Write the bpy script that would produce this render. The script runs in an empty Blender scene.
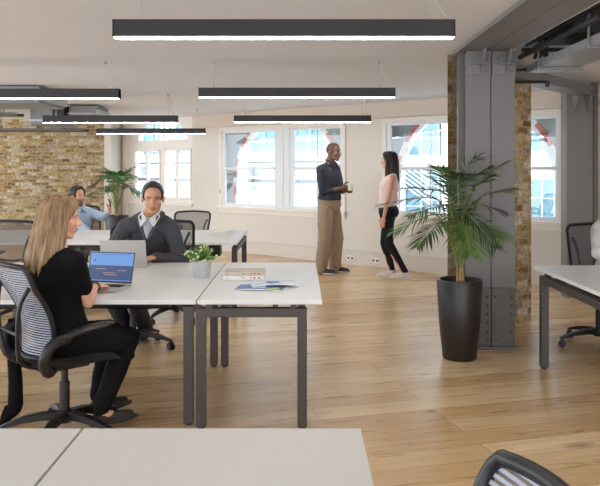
import bpy, bmesh, math, random
from mathutils import Vector, Matrix, Euler, noise
random.seed(7)
V = Vector
PI = math.pi
SC = bpy.context.scene
COL = SC.collection
CAMZ = 1.45; FOC = 720.0; HOR = 169.0

# ------------------------------------------------------------------ colour / materials
def lin(c):
    return tuple(((x/255)/12.92 if x/255 <= .04045 else ((x/255+.055)/1.055)**2.4) for x in c) + (1.0,)

def newmat(name):
    m = bpy.data.materials.new(name); m.use_nodes = True
    nt = m.node_tree
    return m, nt, nt.nodes['Principled BSDF'], nt.nodes, nt.links

def mat(name, rgb, rough=.5, metal=0, vary=.0, scale=8, bump=0, bscale=60, stretch=(1, 1, 1), spec=.5, sheen=0):
    m, nt, b, N, L = newmat(name)
    b.inputs['Roughness'].default_value = rough
    b.inputs['Metallic'].default_value = metal
    b.inputs['Specular IOR Level'].default_value = spec
    if sheen: b.inputs['Sheen Weight'].default_value = sheen
    tc = N.new('ShaderNodeTexCoord'); mp = N.new('ShaderNodeMapping')
    mp.inputs['Scale'].default_value = stretch
    L.new(tc.outputs['Object'], mp.inputs['Vector'])
    nz = N.new('ShaderNodeTexNoise'); nz.inputs['Scale'].default_value = scale; nz.inputs['Detail'].default_value = 4
    L.new(mp.outputs[0], nz.inputs['Vector'])
    rp = N.new('ShaderNodeValToRGB')
    c = lin(rgb)
    rp.color_ramp.elements[0].position = .3; rp.color_ramp.elements[1].position = .7
    rp.color_ramp.elements[0].color = tuple(x*(1-vary) for x in c[:3]) + (1,)
    rp.color_ramp.elements[1].color = tuple(min(1, x*(1+vary)) for x in c[:3]) + (1,)
    L.new(nz.outputs[0], rp.inputs[0]); L.new(rp.outputs[0], b.inputs['Base Color'])
    if bump:
        n2 = N.new('ShaderNodeTexNoise'); n2.inputs['Scale'].default_value = bscale
        L.new(mp.outputs[0], n2.inputs['Vector'])
        bp = N.new('ShaderNodeBump'); bp.inputs['Strength'].default_value = bump; bp.inputs['Distance'].default_value = .01
        L.new(n2.outputs[0], bp.inputs['Height']); L.new(bp.outputs[0], b.inputs['Normal'])
    return m

def emis(name, rgb, s):
    m, nt, b, N, L = newmat(name)
    b.inputs['Base Color'].default_value = lin(rgb)
    b.inputs['Emission Color'].default_value = lin(rgb)
    b.inputs['Emission Strength'].default_value = s
    return m

def brick_mat(name, cols, mortar, swap='xz', bw=.165, bh=.066):
    m, nt, b, N, L = newmat(name)
    b.inputs['Roughness'].default_value = .9
    tc = N.new('ShaderNodeTexCoord'); sp = N.new('ShaderNodeSeparateXYZ'); cb = N.new('ShaderNodeCombineXYZ')
    L.new(tc.outputs['Object'], sp.inputs[0])
    L.new(sp.outputs['X'], cb.inputs[0]); L.new(sp.outputs['Z'], cb.inputs[1])
    wob = N.new('ShaderNodeTexNoise'); wob.inputs['Scale'].default_value = 9; wob.inputs['Detail'].default_value = 2
    L.new(cb.outputs[0], wob.inputs['Vector'])
    vm = N.new('ShaderNodeVectorMath'); vm.operation = 'SCALE'; vm.inputs['Scale'].default_value = .05
    sb = N.new('ShaderNodeVectorMath'); sb.operation = 'SUBTRACT'; sb.inputs[1].default_value = (.5, .5, .5)
    L.new(wob.outputs['Color'], sb.inputs[0]); L.new(sb.outputs[0], vm.inputs[0])
    ad = N.new('ShaderNodeVectorMath'); L.new(cb.outputs[0], ad.inputs[0]); L.new(vm.outputs[0], ad.inputs[1])
    br = N.new('ShaderNodeTexBrick')
    br.inputs['Scale'].default_value = 1; br.inputs['Brick Width'].default_value = bw; br.inputs['Row Height'].default_value = bh
    br.inputs['Mortar Size'].default_value = .008; br.inputs['Mortar Smooth'].default_value = .4
    br.inputs['Color1'].default_value = (0, 0, 0, 1); br.inputs['Color2'].default_value = (1, 1, 1, 1); br.inputs['Mortar'].default_value = (.5, .5, .5, 1)
    L.new(ad.outputs[0], br.inputs['Vector'])
    rp = N.new('ShaderNodeValToRGB'); els = rp.color_ramp.elements
    n = len(cols)
    els[0].color = lin(cols[0]); els[0].position = 0
    els[1].color = lin(cols[-1]); els[1].position = .95
    for i, c in enumerate(cols[1:-1]):
        e = els.new((i+1)/(n-1)*.95); e.color = lin(c)
    L.new(br.outputs['Color'], rp.inputs[0])
    # blotchy dirt and old whitewash
    n1 = N.new('ShaderNodeTexNoise'); n1.inputs['Scale'].default_value = 22; n1.inputs['Detail'].default_value = 5
    L.new(cb.outputs[0], n1.inputs['Vector'])
    r1 = N.new('ShaderNodeValToRGB'); r1.color_ramp.elements[0].position = .35; r1.color_ramp.elements[1].position = .7
    r1.color_ramp.elements[0].color = (.42, .38, .34, 1); r1.color_ramp.elements[1].color = (1.25, 1.2, 1.1, 1)
    L.new(n1.outputs[0], r1.inputs[0])
    mx = N.new('ShaderNodeMix'); mx.data_type = 'RGBA'; mx.blend_type = 'MULTIPLY'; mx.inputs[0].default_value = .9
    L.new(rp.outputs[0], mx.inputs[6]); L.new(r1.outputs[0], mx.inputs[7])
    n2 = N.new('ShaderNodeTexNoise'); n2.inputs['Scale'].default_value = 3.2; n2.inputs['Detail'].default_value = 6; n2.inputs['Roughness'].default_value = .75
    L.new(cb.outputs[0], n2.inputs['Vector'])
    r2 = N.new('ShaderNodeValToRGB'); r2.color_ramp.elements[0].position = .50; r2.color_ramp.elements[1].position = .64
    r2.color_ramp.elements[0].color = (0, 0, 0, 1); r2.color_ramp.elements[1].color = (.5, .5, .5, 1)
    L.new(n2.outputs[0], r2.inputs[0])
    m2 = N.new('ShaderNodeMix'); m2.data_type = 'RGBA'; L.new(r2.outputs[0], m2.inputs[0]); L.new(mx.outputs[2], m2.inputs[6]); m2.inputs[7].default_value = lin((205, 196, 182))
    m3 = N.new('ShaderNodeMix'); m3.data_type = 'RGBA'; L.new(br.outputs['Fac'], m3.inputs[0]); L.new(m2.outputs[2], m3.inputs[6]); m3.inputs[7].default_value = lin(mortar)
    L.new(m3.outputs[2], b.inputs['Base Color'])
    mh = N.new('ShaderNodeMath'); mh.operation = 'MULTIPLY_ADD'; mh.inputs[1].default_value = -1.0
    L.new(br.outputs['Fac'], mh.inputs[0]); L.new(n1.outputs[0], mh.inputs[2])
    bp = N.new('ShaderNodeBump'); bp.inputs['Strength'].default_value = .8; bp.inputs['Distance'].default_value = .015
    L.new(mh.outputs[0], bp.inputs['Height']); L.new(bp.outputs[0], b.inputs['Normal'])
    return m

def floor_mat():
    m, nt, b, N, L = newmat('oak_planks')
    tc = N.new('ShaderNodeTexCoord'); mp = N.new('ShaderNodeMapping'); mp.inputs['Rotation'].default_value = (0, 0, -math.radians(15))
    L.new(tc.outputs['Object'], mp.inputs['Vector'])
    br = N.new('ShaderNodeTexBrick'); br.offset = .37; br.offset_frequency = 3
    br.inputs['Scale'].default_value = 1; br.inputs['Brick Width'].default_value = 1.9; br.inputs['Row Height'].default_value = .19
    br.inputs['Mortar Size'].default_value = .0016; br.inputs['Mortar Smooth'].default_value = .2
    br.inputs['Color1'].default_value = (0, 0, 0, 1); br.inputs['Color2'].default_value = (1, 1, 1, 1)
    L.new(mp.outputs[0], br.inputs['Vector'])
    rp = N.new('ShaderNodeValToRGB'); e = rp.color_ramp.elements
    e[0].color = lin((198, 164, 118)); e[1].color = lin((228, 203, 164)); e[0].position = 0; e[1].position = 1
    k = e.new(.35); k.color = lin((209, 178, 133)); k = e.new(.7); k.color = lin((217, 189, 147))
    L.new(br.outputs['Color'], rp.inputs[0])
    # offset grain per plank
    vm = N.new('ShaderNodeVectorMath'); vm.operation = 'MULTIPLY_ADD'; vm.inputs[1].default_value = (7, 3, 5)
    L.new(br.outputs['Color'], vm.inputs[0]); L.new(mp.outputs[0], vm.inputs[2])
    m2 = N.new('ShaderNodeMapping'); m2.inputs['Scale'].default_value = (1.1, 11, 1); L.new(vm.outputs[0], m2.inputs['Vector'])
    g = N.new('ShaderNodeTexNoise'); g.inputs['Scale'].default_value = 2.4; g.inputs['Detail'].default_value = 7; g.inputs['Roughness'].default_value = .62; g.inputs['Distortion'].default_value = .6
    L.new(m2.outputs[0], g.inputs['Vector'])
    gr = N.new('ShaderNodeValToRGB'); gr.color_ramp.elements[0].position = .3; gr.color_ramp.elements[1].position = .68
    gr.color_ramp.elements[0].color = (.78, .73, .66, 1); gr.color_ramp.elements[1].color = (1.1, 1.09, 1.07, 1)
    L.new(g.outputs[0], gr.inputs[0])
    mx = N.new('ShaderNodeMix'); mx.data_type = 'RGBA'; mx.blend_type = 'MULTIPLY'; mx.inputs[0].default_value = 1
    L.new(rp.outputs[0], mx.inputs[6]); L.new(gr.outputs[0], mx.inputs[7])
    # knots
    m3 = N.new('ShaderNodeMapping'); m3.inputs['Scale'].default_value = (.75, 1.9, 1); L.new(vm.outputs[0], m3.inputs['Vector'])
    vo = N.new('ShaderNodeTexVoronoi'); vo.inputs['Scale'].default_value = 1.7; vo.inputs['Randomness'].default_value = 1
    nd = N.new('ShaderNodeTexNoise'); nd.inputs['Scale'].default_value = 9; L.new(m3.outputs[0], nd.inputs['Vector'])
    dv = N.new('ShaderNodeMix'); dv.data_type = 'RGBA'; dv.blend_type = 'LINEAR_LIGHT'; dv.inputs[0].default_value = .04
    L.new(m3.outputs[0], dv.inputs[6]); L.new(nd.outputs['Color'], dv.inputs[7]); L.new(dv.outputs[2], vo.inputs['Vector'])
    kr = N.new('ShaderNodeValToRGB'); kr.color_ramp.elements[0].position = .02; kr.color_ramp.elements[1].position = .17
    kr.color_ramp.elements[0].color = (.22, .15, .1, 1); kr.color_ramp.elements[1].color = (1, 1, 1, 1)
    L.new(vo.outputs['Distance'], kr.inputs[0])
    mk = N.new('ShaderNodeMix'); mk.data_type = 'RGBA'; mk.blend_type = 'MULTIPLY'; mk.inputs[0].default_value = .8
    L.new(mx.outputs[2], mk.inputs[6]); L.new(kr.outputs[0], mk.inputs[7])
    mm = N.new('ShaderNodeMix'); mm.data_type = 'RGBA'; L.new(br.outputs['Fac'], mm.inputs[0]); L.new(mk.outputs[2], mm.inputs[6]); mm.inputs[7].default_value = lin((120, 92, 62))
    L.new(mm.outputs[2], b.inputs['Base Color'])
    b.inputs['Roughness'].default_value = .36
    rr = N.new('ShaderNodeMapRange'); rr.inputs[3].default_value = .22; rr.inputs[4].default_value = .36
    L.new(g.outputs[0], rr.inputs[0]); L.new(rr.outputs[0], b.inputs['Roughness'])
    bp = N.new('ShaderNodeBump'); bp.inputs['Strength'].default_value = .12; bp.inputs['Distance'].default_value = .004
    L.new(g.outputs[0], bp.inputs['Height']); L.new(bp.outputs[0], b.inputs['Normal'])
    return m

def mesh_fabric(name, rgb, holes, axis='Z', freq=60, stripe=False):
    m, nt, b, N, L = newmat(name)
    b.inputs['Base Color'].default_value = lin(rgb); b.inputs['Roughness'].default_value = .6
    out = N['Material Output']
    tr = N.new('ShaderNodeBsdfTransparent'); mx = N.new('ShaderNodeMixShader')
    tc = N.new('ShaderNodeTexCoord'); wv = N.new('ShaderNodeTexWave'); wv.bands_direction = axis
    wv.inputs['Scale'].default_value = freq
    L.new(tc.outputs['Object'], wv.inputs['Vector'])
    mr = N.new('ShaderNodeMapRange')
    mr.inputs[1].default_value = .3; mr.inputs[2].default_value = .7
    mr.inputs[3].default_value = max(0, holes-.15); mr.inputs[4].default_value = min(1, holes+.15)
    L.new(wv.outputs['Fac'], mr.inputs[0]); L.new(mr.outputs[0], mx.inputs[0])
    cr = N.new('ShaderNodeValToRGB'); cr.color_ramp.elements[0].position = .45; cr.color_ramp.elements[1].position = .75
    cr.color_ramp.elements[0].color = lin(rgb); cr.color_ramp.elements[1].color = lin(tuple(x*.35 for x in rgb))
    L.new(wv.outputs['Fac'], cr.inputs[0]); L.new(cr.outputs[0], b.inputs['Base Color'])
    L.new(b.outputs[0], mx.inputs[1]); L.new(tr.outputs[0], mx.inputs[2]); L.new(mx.outputs[0], out.inputs['Surface'])
    return m

def glass_mat():
    m, nt, b, N, L = newmat('window_glass')
    out = N['Material Output']; tr = N.new('ShaderNodeBsdfTransparent'); gl = N.new('ShaderNodeBsdfGlossy')
    tr.inputs[0].default_value = (.96, .99, 1, 1); gl.inputs['Roughness'].default_value = .02
    mx = N.new('ShaderNodeMixShader'); mx.inputs[0].default_value = .06
    L.new(tr.outputs[0], mx.inputs[1]); L.new(gl.outputs[0], mx.inputs[2]); L.new(mx.outputs[0], out.inputs['Surface'])
    return m

def leaf_mat(name, c1, c2, rough=.4):
    m, nt, b, N, L = newmat(name)
    tc = N.new('ShaderNodeTexCoord'); nz = N.new('ShaderNodeTexNoise'); nz.inputs['Scale'].default_value = 7
    L.new(tc.outputs['Object'], nz.inputs['Vector'])
    rp = N.new('ShaderNodeValToRGB'); rp.color_ramp.elements[0].position = .35; rp.color_ramp.elements[1].position = .68
    rp.color_ramp.elements[0].color = lin(c1); rp.color_ramp.elements[1].color = lin(c2)
    L.new(nz.outputs[0], rp.inputs[0]); L.new(rp.outputs[0], b.inputs['Base Color'])
    b.inputs['Roughness'].default_value = rough
    b.inputs['Subsurface Weight'].default_value = 0
    return m

M = dict(
    wall=mat('painted_wall', (220, 214, 206), .75, vary=.015, scale=1.2),
    wallw=mat('window_joinery', (232, 226, 217), .5, vary=.01),
    sash=mat('sash_paint', (222, 228, 230), .45, vary=.01),
    ceil=mat('ceiling_paint', (216, 218, 224), .8, vary=.012, scale=1),
    skirt=mat('trunking', (216, 208, 198), .5, vary=.01),
    frieze=mat('frieze_paint', (214, 202, 188), .75, vary=.01),
    brick=brick_mat('stock_brick', [(116, 92, 64), (184, 158, 100), (154, 122, 72), (196, 174, 120), (206, 198, 182), (158, 128, 78), (186, 162, 104), (208, 200, 184), (138, 110, 74)], (168, 154, 126)),
    brickr=brick_mat('red_brick', [(150, 84, 62), (176, 104, 80), (190, 150, 110), (160, 92, 70)], (150, 132, 112)),
    floor=floor_mat(),
    steel=mat('painted_steel', (120, 118, 118), .5, vary=.03, scale=3),
    steeld=mat('painted_steel_dark', (96, 93, 90), .5, vary=.05, scale=3),
    galv=mat('galvanised', (176, 178, 180), .4, .6, vary=.12, scale=18),
    duct=mat('duct_grey', (128, 131, 135), .5, .2, vary=.08, scale=6),
    black=mat('black_plastic', (26, 25, 28), .45, vary=.08),
    blackm=mat('black_metal', (30, 29, 31), .35, vary=.05),
    lampb=mat('lamp_black', (26, 22, 23), .4, vary=.03),
    lampe=emis('lamp_light', (252, 250, 248), 28),
    desk=mat('white_laminate', (216, 218, 217), .38, vary=.008, scale=2),
    leg=mat('bronze_metal', (66, 59, 56), .42, vary=.04, scale=4),
    seat=mat('seat_black', (28, 27, 30), .7, vary=.1, scale=40, bump=.2),
    pot=mat('black_planter', (30, 24, 24), .38, vary=.04),
    zinc=mat('zinc_pail', (198, 200, 202), .4, .35, vary=.08, scale=12),
    soil=mat('soil', (70, 54, 40), .95, vary=.35, scale=50, bump=.6),
    alu=mat('laptop_aluminium', (196, 194, 192), .35, .4, vary=.01),
    key=mat('keyboard_black', (38, 38, 42), .5),
    paper=mat('paper', (232, 228, 220), .7, vary=.02),
    red=mat('red_print', (196, 66, 62), .6),
    cover=mat('book_cover', (228, 224, 220), .5, vary=.03),
    blue=mat('blue_cover', (72, 110, 170), .4, vary=.25, scale=20),
    pale=mat('pale_cover', (186, 204, 216), .4, vary=.15, scale=16),
    green=mat('green_print', (150, 190, 70), .5),
    facade=mat('facade_white', (214, 216, 220), .8, vary=.03, scale=.8),
    facadeg=mat('facade_grey', (160, 172, 182), .8, vary=.04, scale=1),
    teal=mat('teal_glass', (92, 130, 142), .15, vary=.3, scale=.9),
    archw=mat('arch_white', (238, 234, 230), .7, vary=.03, scale=4),
    archr=mat('arch_red', (196, 104, 88), .8, vary=.12, scale=12),
    spandrel=mat('spandrel_grey', (150, 156, 158), .8, vary=.05, scale=3),
    street=mat('street_grey', (150, 150, 150), .9, vary=.1, scale=.5),
    glass=glass_mat(),
    mesh=mesh_fabric('chair_mesh', (96, 94, 100), .42, 'Z', 28),
    meshl=mesh_fabric('chair_mesh_light', (158, 166, 184), .18, 'Z', 24),
)

# ------------------------------------------------------------------ mesh helpers
def finish(bm, name, m, parent=None, smooth=True, ang=35, loc=None):
    bmesh.ops.recalc_face_normals(bm, faces=bm.faces)
    me = bpy.data.meshes.new(name); bm.to_mesh(me); bm.free()
    o = bpy.data.objects.new(name, me); COL.objects.link(o)
    for x in (m if isinstance(m, (list, tuple)) else [m]): me.materials.append(x)
    if smooth:
        for p in me.polygons: p.use_smooth = True
        try: me.set_sharp_from_angle(angle=math.radians(ang))
        except Exception: pass
    if parent is not None: o.parent = parent
    if loc is not None: o.location = loc
    return o

def xf(loc=(0, 0, 0), rot=(0, 0, 0)):
    return Matrix.Translation(V(loc)) @ Euler(rot).to_matrix().to_4x4()

def box(bm, c, s, rot=(0, 0, 0), bev=0, mi=0):
    r = bmesh.ops.create_cube(bm, size=1)
    vs = r['verts']
    bmesh.ops.transform(bm, matrix=xf(c, rot) @ Matrix.Diagonal((s[0], s[1], s[2], 1)), verts=vs)
    fs = set(f for v in vs for f in v.link_faces)
    for f in fs: f.material_index = mi
    if bev:
        es = set(e for v in vs for e in v.link_edges)
        bmesh.ops.bevel(bm, geom=list(es), offset=bev, segments=2, affect='EDGES', profile=.6)

def bx(bm, x0, x1, y0, y1, z0, z1, bev=0, mi=0):
    box(bm, ((x0+x1)/2, (y0+y1)/2, (z0+z1)/2), (x1-x0, y1-y0, z1-z0), bev=bev, mi=mi)

def loft(bm, rings, cap=True, mi=0, closed=False):
    """rings: list of lists of points, same length"""
    rv = [[bm.verts.new(p) for p in r] for r in rings]
    n = len(rv[0]); pairs = list(zip(rv, rv[1:]))
    if closed: pairs.append((rv[-1], rv[0]))
    for a, b in pairs:
        for i in range(n):
            j = (i+1) % n
            try: f = bm.faces.new((a[i], a[j], b[j], b[i])); f.material_index = mi
            except ValueError: pass
    if cap and not closed:
        for r in (rv[0], rv[-1]):
            try: f = bm.faces.new(r); f.material_index = mi
            except ValueError: pass

def frames(pts, up=V((0, 0, 1))):
    pts = [V(p) for p in pts]; out = []; prev = None
    for i, p in enumerate(pts):
        t = (pts[min(i+1, len(pts)-1)] - pts[max(i-1, 0)]).normalized()
        if prev is None:
            u = up if abs(t.dot(up)) < .95 else V((1, 0, 0))
            s = t.cross(u).normalized()
        else:
            s = (prev - t*prev.dot(t)).normalized()
        prev = s
        out.append((p, t, s, t.cross(s).normalized()))
    return out

def tube(bm, pts, r, n=8, flat=1.0, mi=0, closed=False):
    fr = frames(pts); rings = []
    for i, (p, t, s, w) in enumerate(fr):
        rr = r[i] if isinstance(r, (list, tuple)) else r
        rings.append([p + s*math.cos(2*PI*k/n)*rr + w*math.sin(2*PI*k/n)*rr*flat for k in range(n)])
    loft(bm, rings, mi=mi, closed=closed)

def lathe(bm, prof, c=(0, 0, 0), n=32, mi=0):
    rings = [[V(c) + V((max(r, 1e-4)*math.cos(2*PI*k/n), max(r, 1e-4)*math.sin(2*PI*k/n), z)) for k in range(n)] for r, z in prof]
    loft(bm, rings, mi=mi)

def cyl(bm, p0, p1, r, n=12, mi=0):
    tube(bm, [p0, p1], r, n, mi=mi)

def curve_pts(ctrl, n=16):
    """Catmull-Rom through control points"""
    c = [V(p) for p in ctrl]; c = [c[0]*2-c[1]] + c + [c[-1]*2-c[-2]]
    out = []; segs = len(c)-3
    for k in range(n+1):
        t = k/n*segs; i = min(int(t), segs-1); u = t-i
        p0, p1, p2, p3 = c[i:i+4]
        out.append(.5*((2*p1)+(-p0+p2)*u+(2*p0-5*p1+4*p2-p3)*u*u+(-p0+3*p1-3*p2+p3)*u**3))
    return out

def tag(o, label=None, cat=None, group=None, kind=None):
    if label: o['label'] = label
    if cat: o['category'] = cat
    if group: o['group'] = group
    if kind: o['kind'] = kind
    return o

def empty(name, loc, rz=0, label=None, cat=None, group=None):
    o = bpy.data.objects.new(name, None); COL.objects.link(o)
    o.location = loc; o.rotation_euler = (0, 0, rz); o.empty_display_size = .1
    return tag(o, label, cat, group)

def kids(o): return [c for c in SC.objects if c.parent is o]

def copy_tree(o, parent=None):
    c = o.copy(); COL.objects.link(c)
    if parent is not None: c.parent = parent
    for ch in [x for x in ALL_KIDS.get(o.name, [])]: copy_tree(ch, c)
    return c
ALL_KIDS = {}
def index_kids(root):
    ks = kids(root); ALL_KIDS[root.name] = ks
    for k in ks: index_kids(k)

def struct(name, bm, m, parent=None, smooth=False, loc=None):
    o = finish(bm, name, m, parent, smooth, loc=loc)
    if parent is None: o['kind'] = 'structure'
    return o

# ------------------------------------------------------------------ the setting
CEIL = 2.43; LAMPW = 0
WA = math.atan2(-.6529, .7574)              # direction of the window wall in plan
WO = V((0, 11.654, 0))
def wall_obj(o):
    o.location = WO; o.rotation_euler = (0, 0, WA); return o
def sx(px):                                  # distance along the window wall of a picture column
    u = (px-300)/FOC; return u*11.654/(1+.862*u)*1.3202

def slab(bm, pts, z0, z1): loft(bm, [[V((x, y, z)) for x, y in pts] for z in (z0, z1)])
def wy(x): return 11.654-.862*x+.12
bm = bmesh.new(); slab(bm, [(-9, -4.5), (6.9, -4.5), (6.9, wy(6.9)), (-4.1, wy(-4.1)), (-9, wy(-4.1))], -.12, 0); struct('floor', bm, M['floor'])
bm = bmesh.new()
# ceiling with a raised services bay to the right of the steel beam
slab(bm, [(-9, -4.5), (1.76, -4.5), (1.76, wy(1.76)), (-4.1, wy(-4.1)), (-9, wy(-4.1))], CEIL, CEIL+.1)
slab(bm, [(1.76, 5.95), (6.75, 5.95), (1.76, wy(1.76))], CEIL, CEIL+.1)
slab(bm, [(2.95, -4.5), (6.9, -4.5), (6.9, 5.95), (2.95, 5.95)], CEIL, CEIL+.1)
bx(bm, 1.70, 1.76, -4.5, 6.0, CEIL+.1, 2.95)
bx(bm, 2.95, 3.01, -4.5, 6.0, CEIL+.1, 2.95)
bx(bm, 1.70, 3.01, 5.95, 6.01, CEIL+.1, 2.95)
bx(bm, 1.70, 3.01, -4.5, 6.0, 2.95, 3.05)
struct('ceiling', bm, M['ceil'])

# window wall : local x runs along the wall, local y points out of the building
W1 = (sx(128), sx(192.5)); W2 = (sx(222), sx(343)); W3 = (sx(386), sx(560)); TH = .12
bm = bmesh.new()
S0, S1 = -4.9, 7.9
WZ0, WZ1 = .80, 2.13
bx(bm, S0, W1[0], 0, TH, 0, CEIL)
bx(bm, W1[1], W2[0], 0, TH, 0, CEIL)
bx(bm, W2[1], W3[0], 0, TH, 0, CEIL)
bx(bm, W3[1], S1, 0, TH, 0, CEIL)
for w in (W1, W2, W3): bx(bm, w[0], w[1], 0, TH, 0, WZ0)
for w in (W2, W3): bx(bm, w[0], w[1], 0, TH, WZ1, CEIL)
wall_obj(struct('wall_back', bm, M['wall']))
bm = bmesh.new(); bx(bm, W1[1]+.05, S1, -.05, 0, 2.225, CEIL); bx(bm, W1[1]+.05, S1, -.07, 0, 2.20, 2.225)
wall_obj(struct('trim_1', bm, M['frieze']))
bm = bmesh.new(); bx(bm, W1[1], S1, -.06, 0, 0, .2, bev=.004); bx(bm, W1[1], S1, -.075, 0, .2, .218)
wall_obj(struct('baseboard_back', bm, M['skirt']))

def window(n, w, mull, panesplit):
    """sash window: casing inside the room, two lights with a meeting rail and a glazing bar"""
    s0, s1 = w
    root = empty('window_%d' % n, WO, WA); root['kind'] = 'structure'
    bm = bmesh.new(); z0, z1 = WZ0, WZ1; t = .055
    bx(bm, s0-t, s0+.012, -.025, .1, z0-.02, z1+.05, .004); bx(bm, s1-.012, s1+t, -.025, .1, z0-.02, z1+.05, .004)
    bx(bm, s0-t, s1+t, -.03, .1, z1-.01, z1+.06, .004)
    finish(bm, 'window_casing', M['wallw'], root, False)
    bm = bmesh.new(); bx(bm, s0-t-.03, s1+t+.03, -.09, .1, z0-.04, z0, .006); bx(bm, s0-t, s1+t, -.03, 0, z0-.12, z0-.04, .004)
    finish(bm, 'window_sill', M['wallw'], root, False)
    m0, m1 = mull
    for a, b in ((s0, m0), (m1, s1)):
        bm = bmesh.new(); f = .05
        y0, y1 = -.005, .04; zc = 1.46
        bx(bm, a, a+f+.03, y0, y1, z0, z1); bx(bm, b-f, b, y0, y1, z0, z1)
        bx(bm, a+f, b-f, y0, y1, z0, z0+.05); bx(bm, a+f, b-f, y0, y1, z1-.05, z1)
        bx(bm, a+f, b-f, y0-.015, y1, zc-.022, zc+.022)
        c = a + (b-a)*panesplit; bx(bm, c-.011, c+.011, y0+.01, y1-.01, z0, zc)
        bx(bm, c-.008, c+.008, y0+.02, y1-.01, zc, z1)
        s = finish(bm, 'sash', M['sash'], root, False)
        bm = bmesh.new(); bx(bm, a+.02, b-.02, .018, .022, z0+.02, z1-.02)
        finish(bm, 'pane', M['glass'], s, False)
    bm = bmesh.new(); bx(bm, m0, m1, -.015, .08, z0, z1, .004); bx(bm, (m0+m1)/2-.012, (m0+m1)/2+.012, -.025, -.015, z0, z1)
    finish(bm, 'mullion', M['sash'], root, False)
    bm = bmesh.new(); box(bm, (s0-.02, -.035, 1.05), (.012, .02, .06), bev=.003)
    finish(bm, 'window_latch', M['galv'], root, False)
window(2, W2, (sx(277), sx(290)), .52)
window(3, W3, (sx(470), sx(486)), .55)

# window 1 : lunette over two casement pairs, in a panelled surround
root = empty('window_1', WO, WA); root['kind'] = 'structure'
a0, a1 = W1
bm = bmesh.new(); Yp0, Yp1 = .0, .05
cs = [(sx(135), sx(159.5)), (sx(164.5), sx(190.5))]
pz0, pz1 = .905, 1.80
lun0, lun1 = sx(138), sx(187.5); lz = 2.01; lh = .37
bx(bm, a0, a1, Yp0, Yp1, WZ0, pz0)
bx(bm, a0, cs[0][0], Yp0, Yp1, pz0, pz1); bx(bm, cs[0][1], cs[1][0], Yp0, Yp1, pz0, pz1); bx(bm, cs[1][1], a1, Yp0, Yp1, pz0, pz1)
bx(bm, a0, a1, Yp0, Yp1, pz1, lz)
N_ = 40
for i in range(N_):
    u0 = a0+(a1-a0)*i/N_; u1 = a0+(a1-a0)*(i+1)/N_; c = (u0+u1)/2
    q = (c-(lun0+lun1)/2)/((lun1-lun0)/2)
    zt = lz + (lh*math.sqrt(1-q*q) if abs(q) < 1 else 0)
    bx(bm, u0, u1, Yp0, Yp1, zt, CEIL)
finish(bm, 'window_surround', M['wallw'], root, False)
for k, (c0, c1) in enumerate(cs):
    bm = bmesh.new(); f = .03
    bx(bm, c0-.03, c0+.005, -.012, .04, pz0-.03, pz1+.03); bx(bm, c1-.005, c1+.03, -.012, .04, pz0-.03, pz1+.03)
    bx(bm, c0-.03, c1+.03, -.012, .04, pz1-.005, pz1+.03); bx(bm, c0-.03, c1+.03, -.012, .04, pz0-.03, pz0+.005)
    cm = (c0+c1)/2; bx(bm, cm-.028, cm+.028, -.01, .05, pz0, pz1)
    for zz in (1.22, 1.55): bx(bm, c0, c1, .02, .04, zz-.008, zz+.008)
    s = finish(bm, 'casement', M['wallw'], root, False)
    bm = bmesh.new(); bx(bm, c0, c1, .028, .032, pz0, pz1); finish(bm, 'pane', M['glass'], s, False)
bm = bmesh.new()
for s in (-.33, .33): c = (lun0+lun1)/2+s*(lun1-lun0)/2*.9; bx(bm, c-.016, c+.016, .01, .05, lz, lz+lh*.94)
c = (lun0+lun1)/2; bx(bm, c-.02, c+.02, .04, .09, lz, lz+lh)
finish(bm, 'lunette_bar', M['wallw'], root, False)
bm = bmesh.new(); bx(bm, lun0, lun1, .03, .034, lz, lz+lh); finish(bm, 'pane', M['glass'], root, False)
bm = bmesh.new(); bx(bm, a0-.04, a1+.02, -.05, .1, WZ0-.04, WZ0, .005); finish(bm, 'window_sill', M['wallw'], root, False)
bm = bmesh.new(); bx(bm, a0-.12, a0, -.04, .04, 0, CEIL, .01); finish(bm, 'window_casing', M['wallw'], root, False)

# brick end wall on the left and the plain return beside it
bm = bmesh.new(); bx(bm, -9, -3.86, 0, .3, 0, CEIL); o = struct('wall_left', bm, M['brick']); o.location = (0, 14.2, 0)
bm = bmesh.new()
vs = [(-3.86, 14.2), (-3.73, 14.2), (-3.66, 14.85), (-3.9, 15.1)]
loft(bm, [[V((x, y, 0)) for x, y in vs], [V((x, y, CEIL)) for x, y in vs]]); struct('trim_2', bm, M['wall'])
bm = bmesh.new(); bx(bm, 5.6, 5.75, -4.5, 6.9, 0, CEIL); struct('wall_right', bm, M['wall'])

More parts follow.
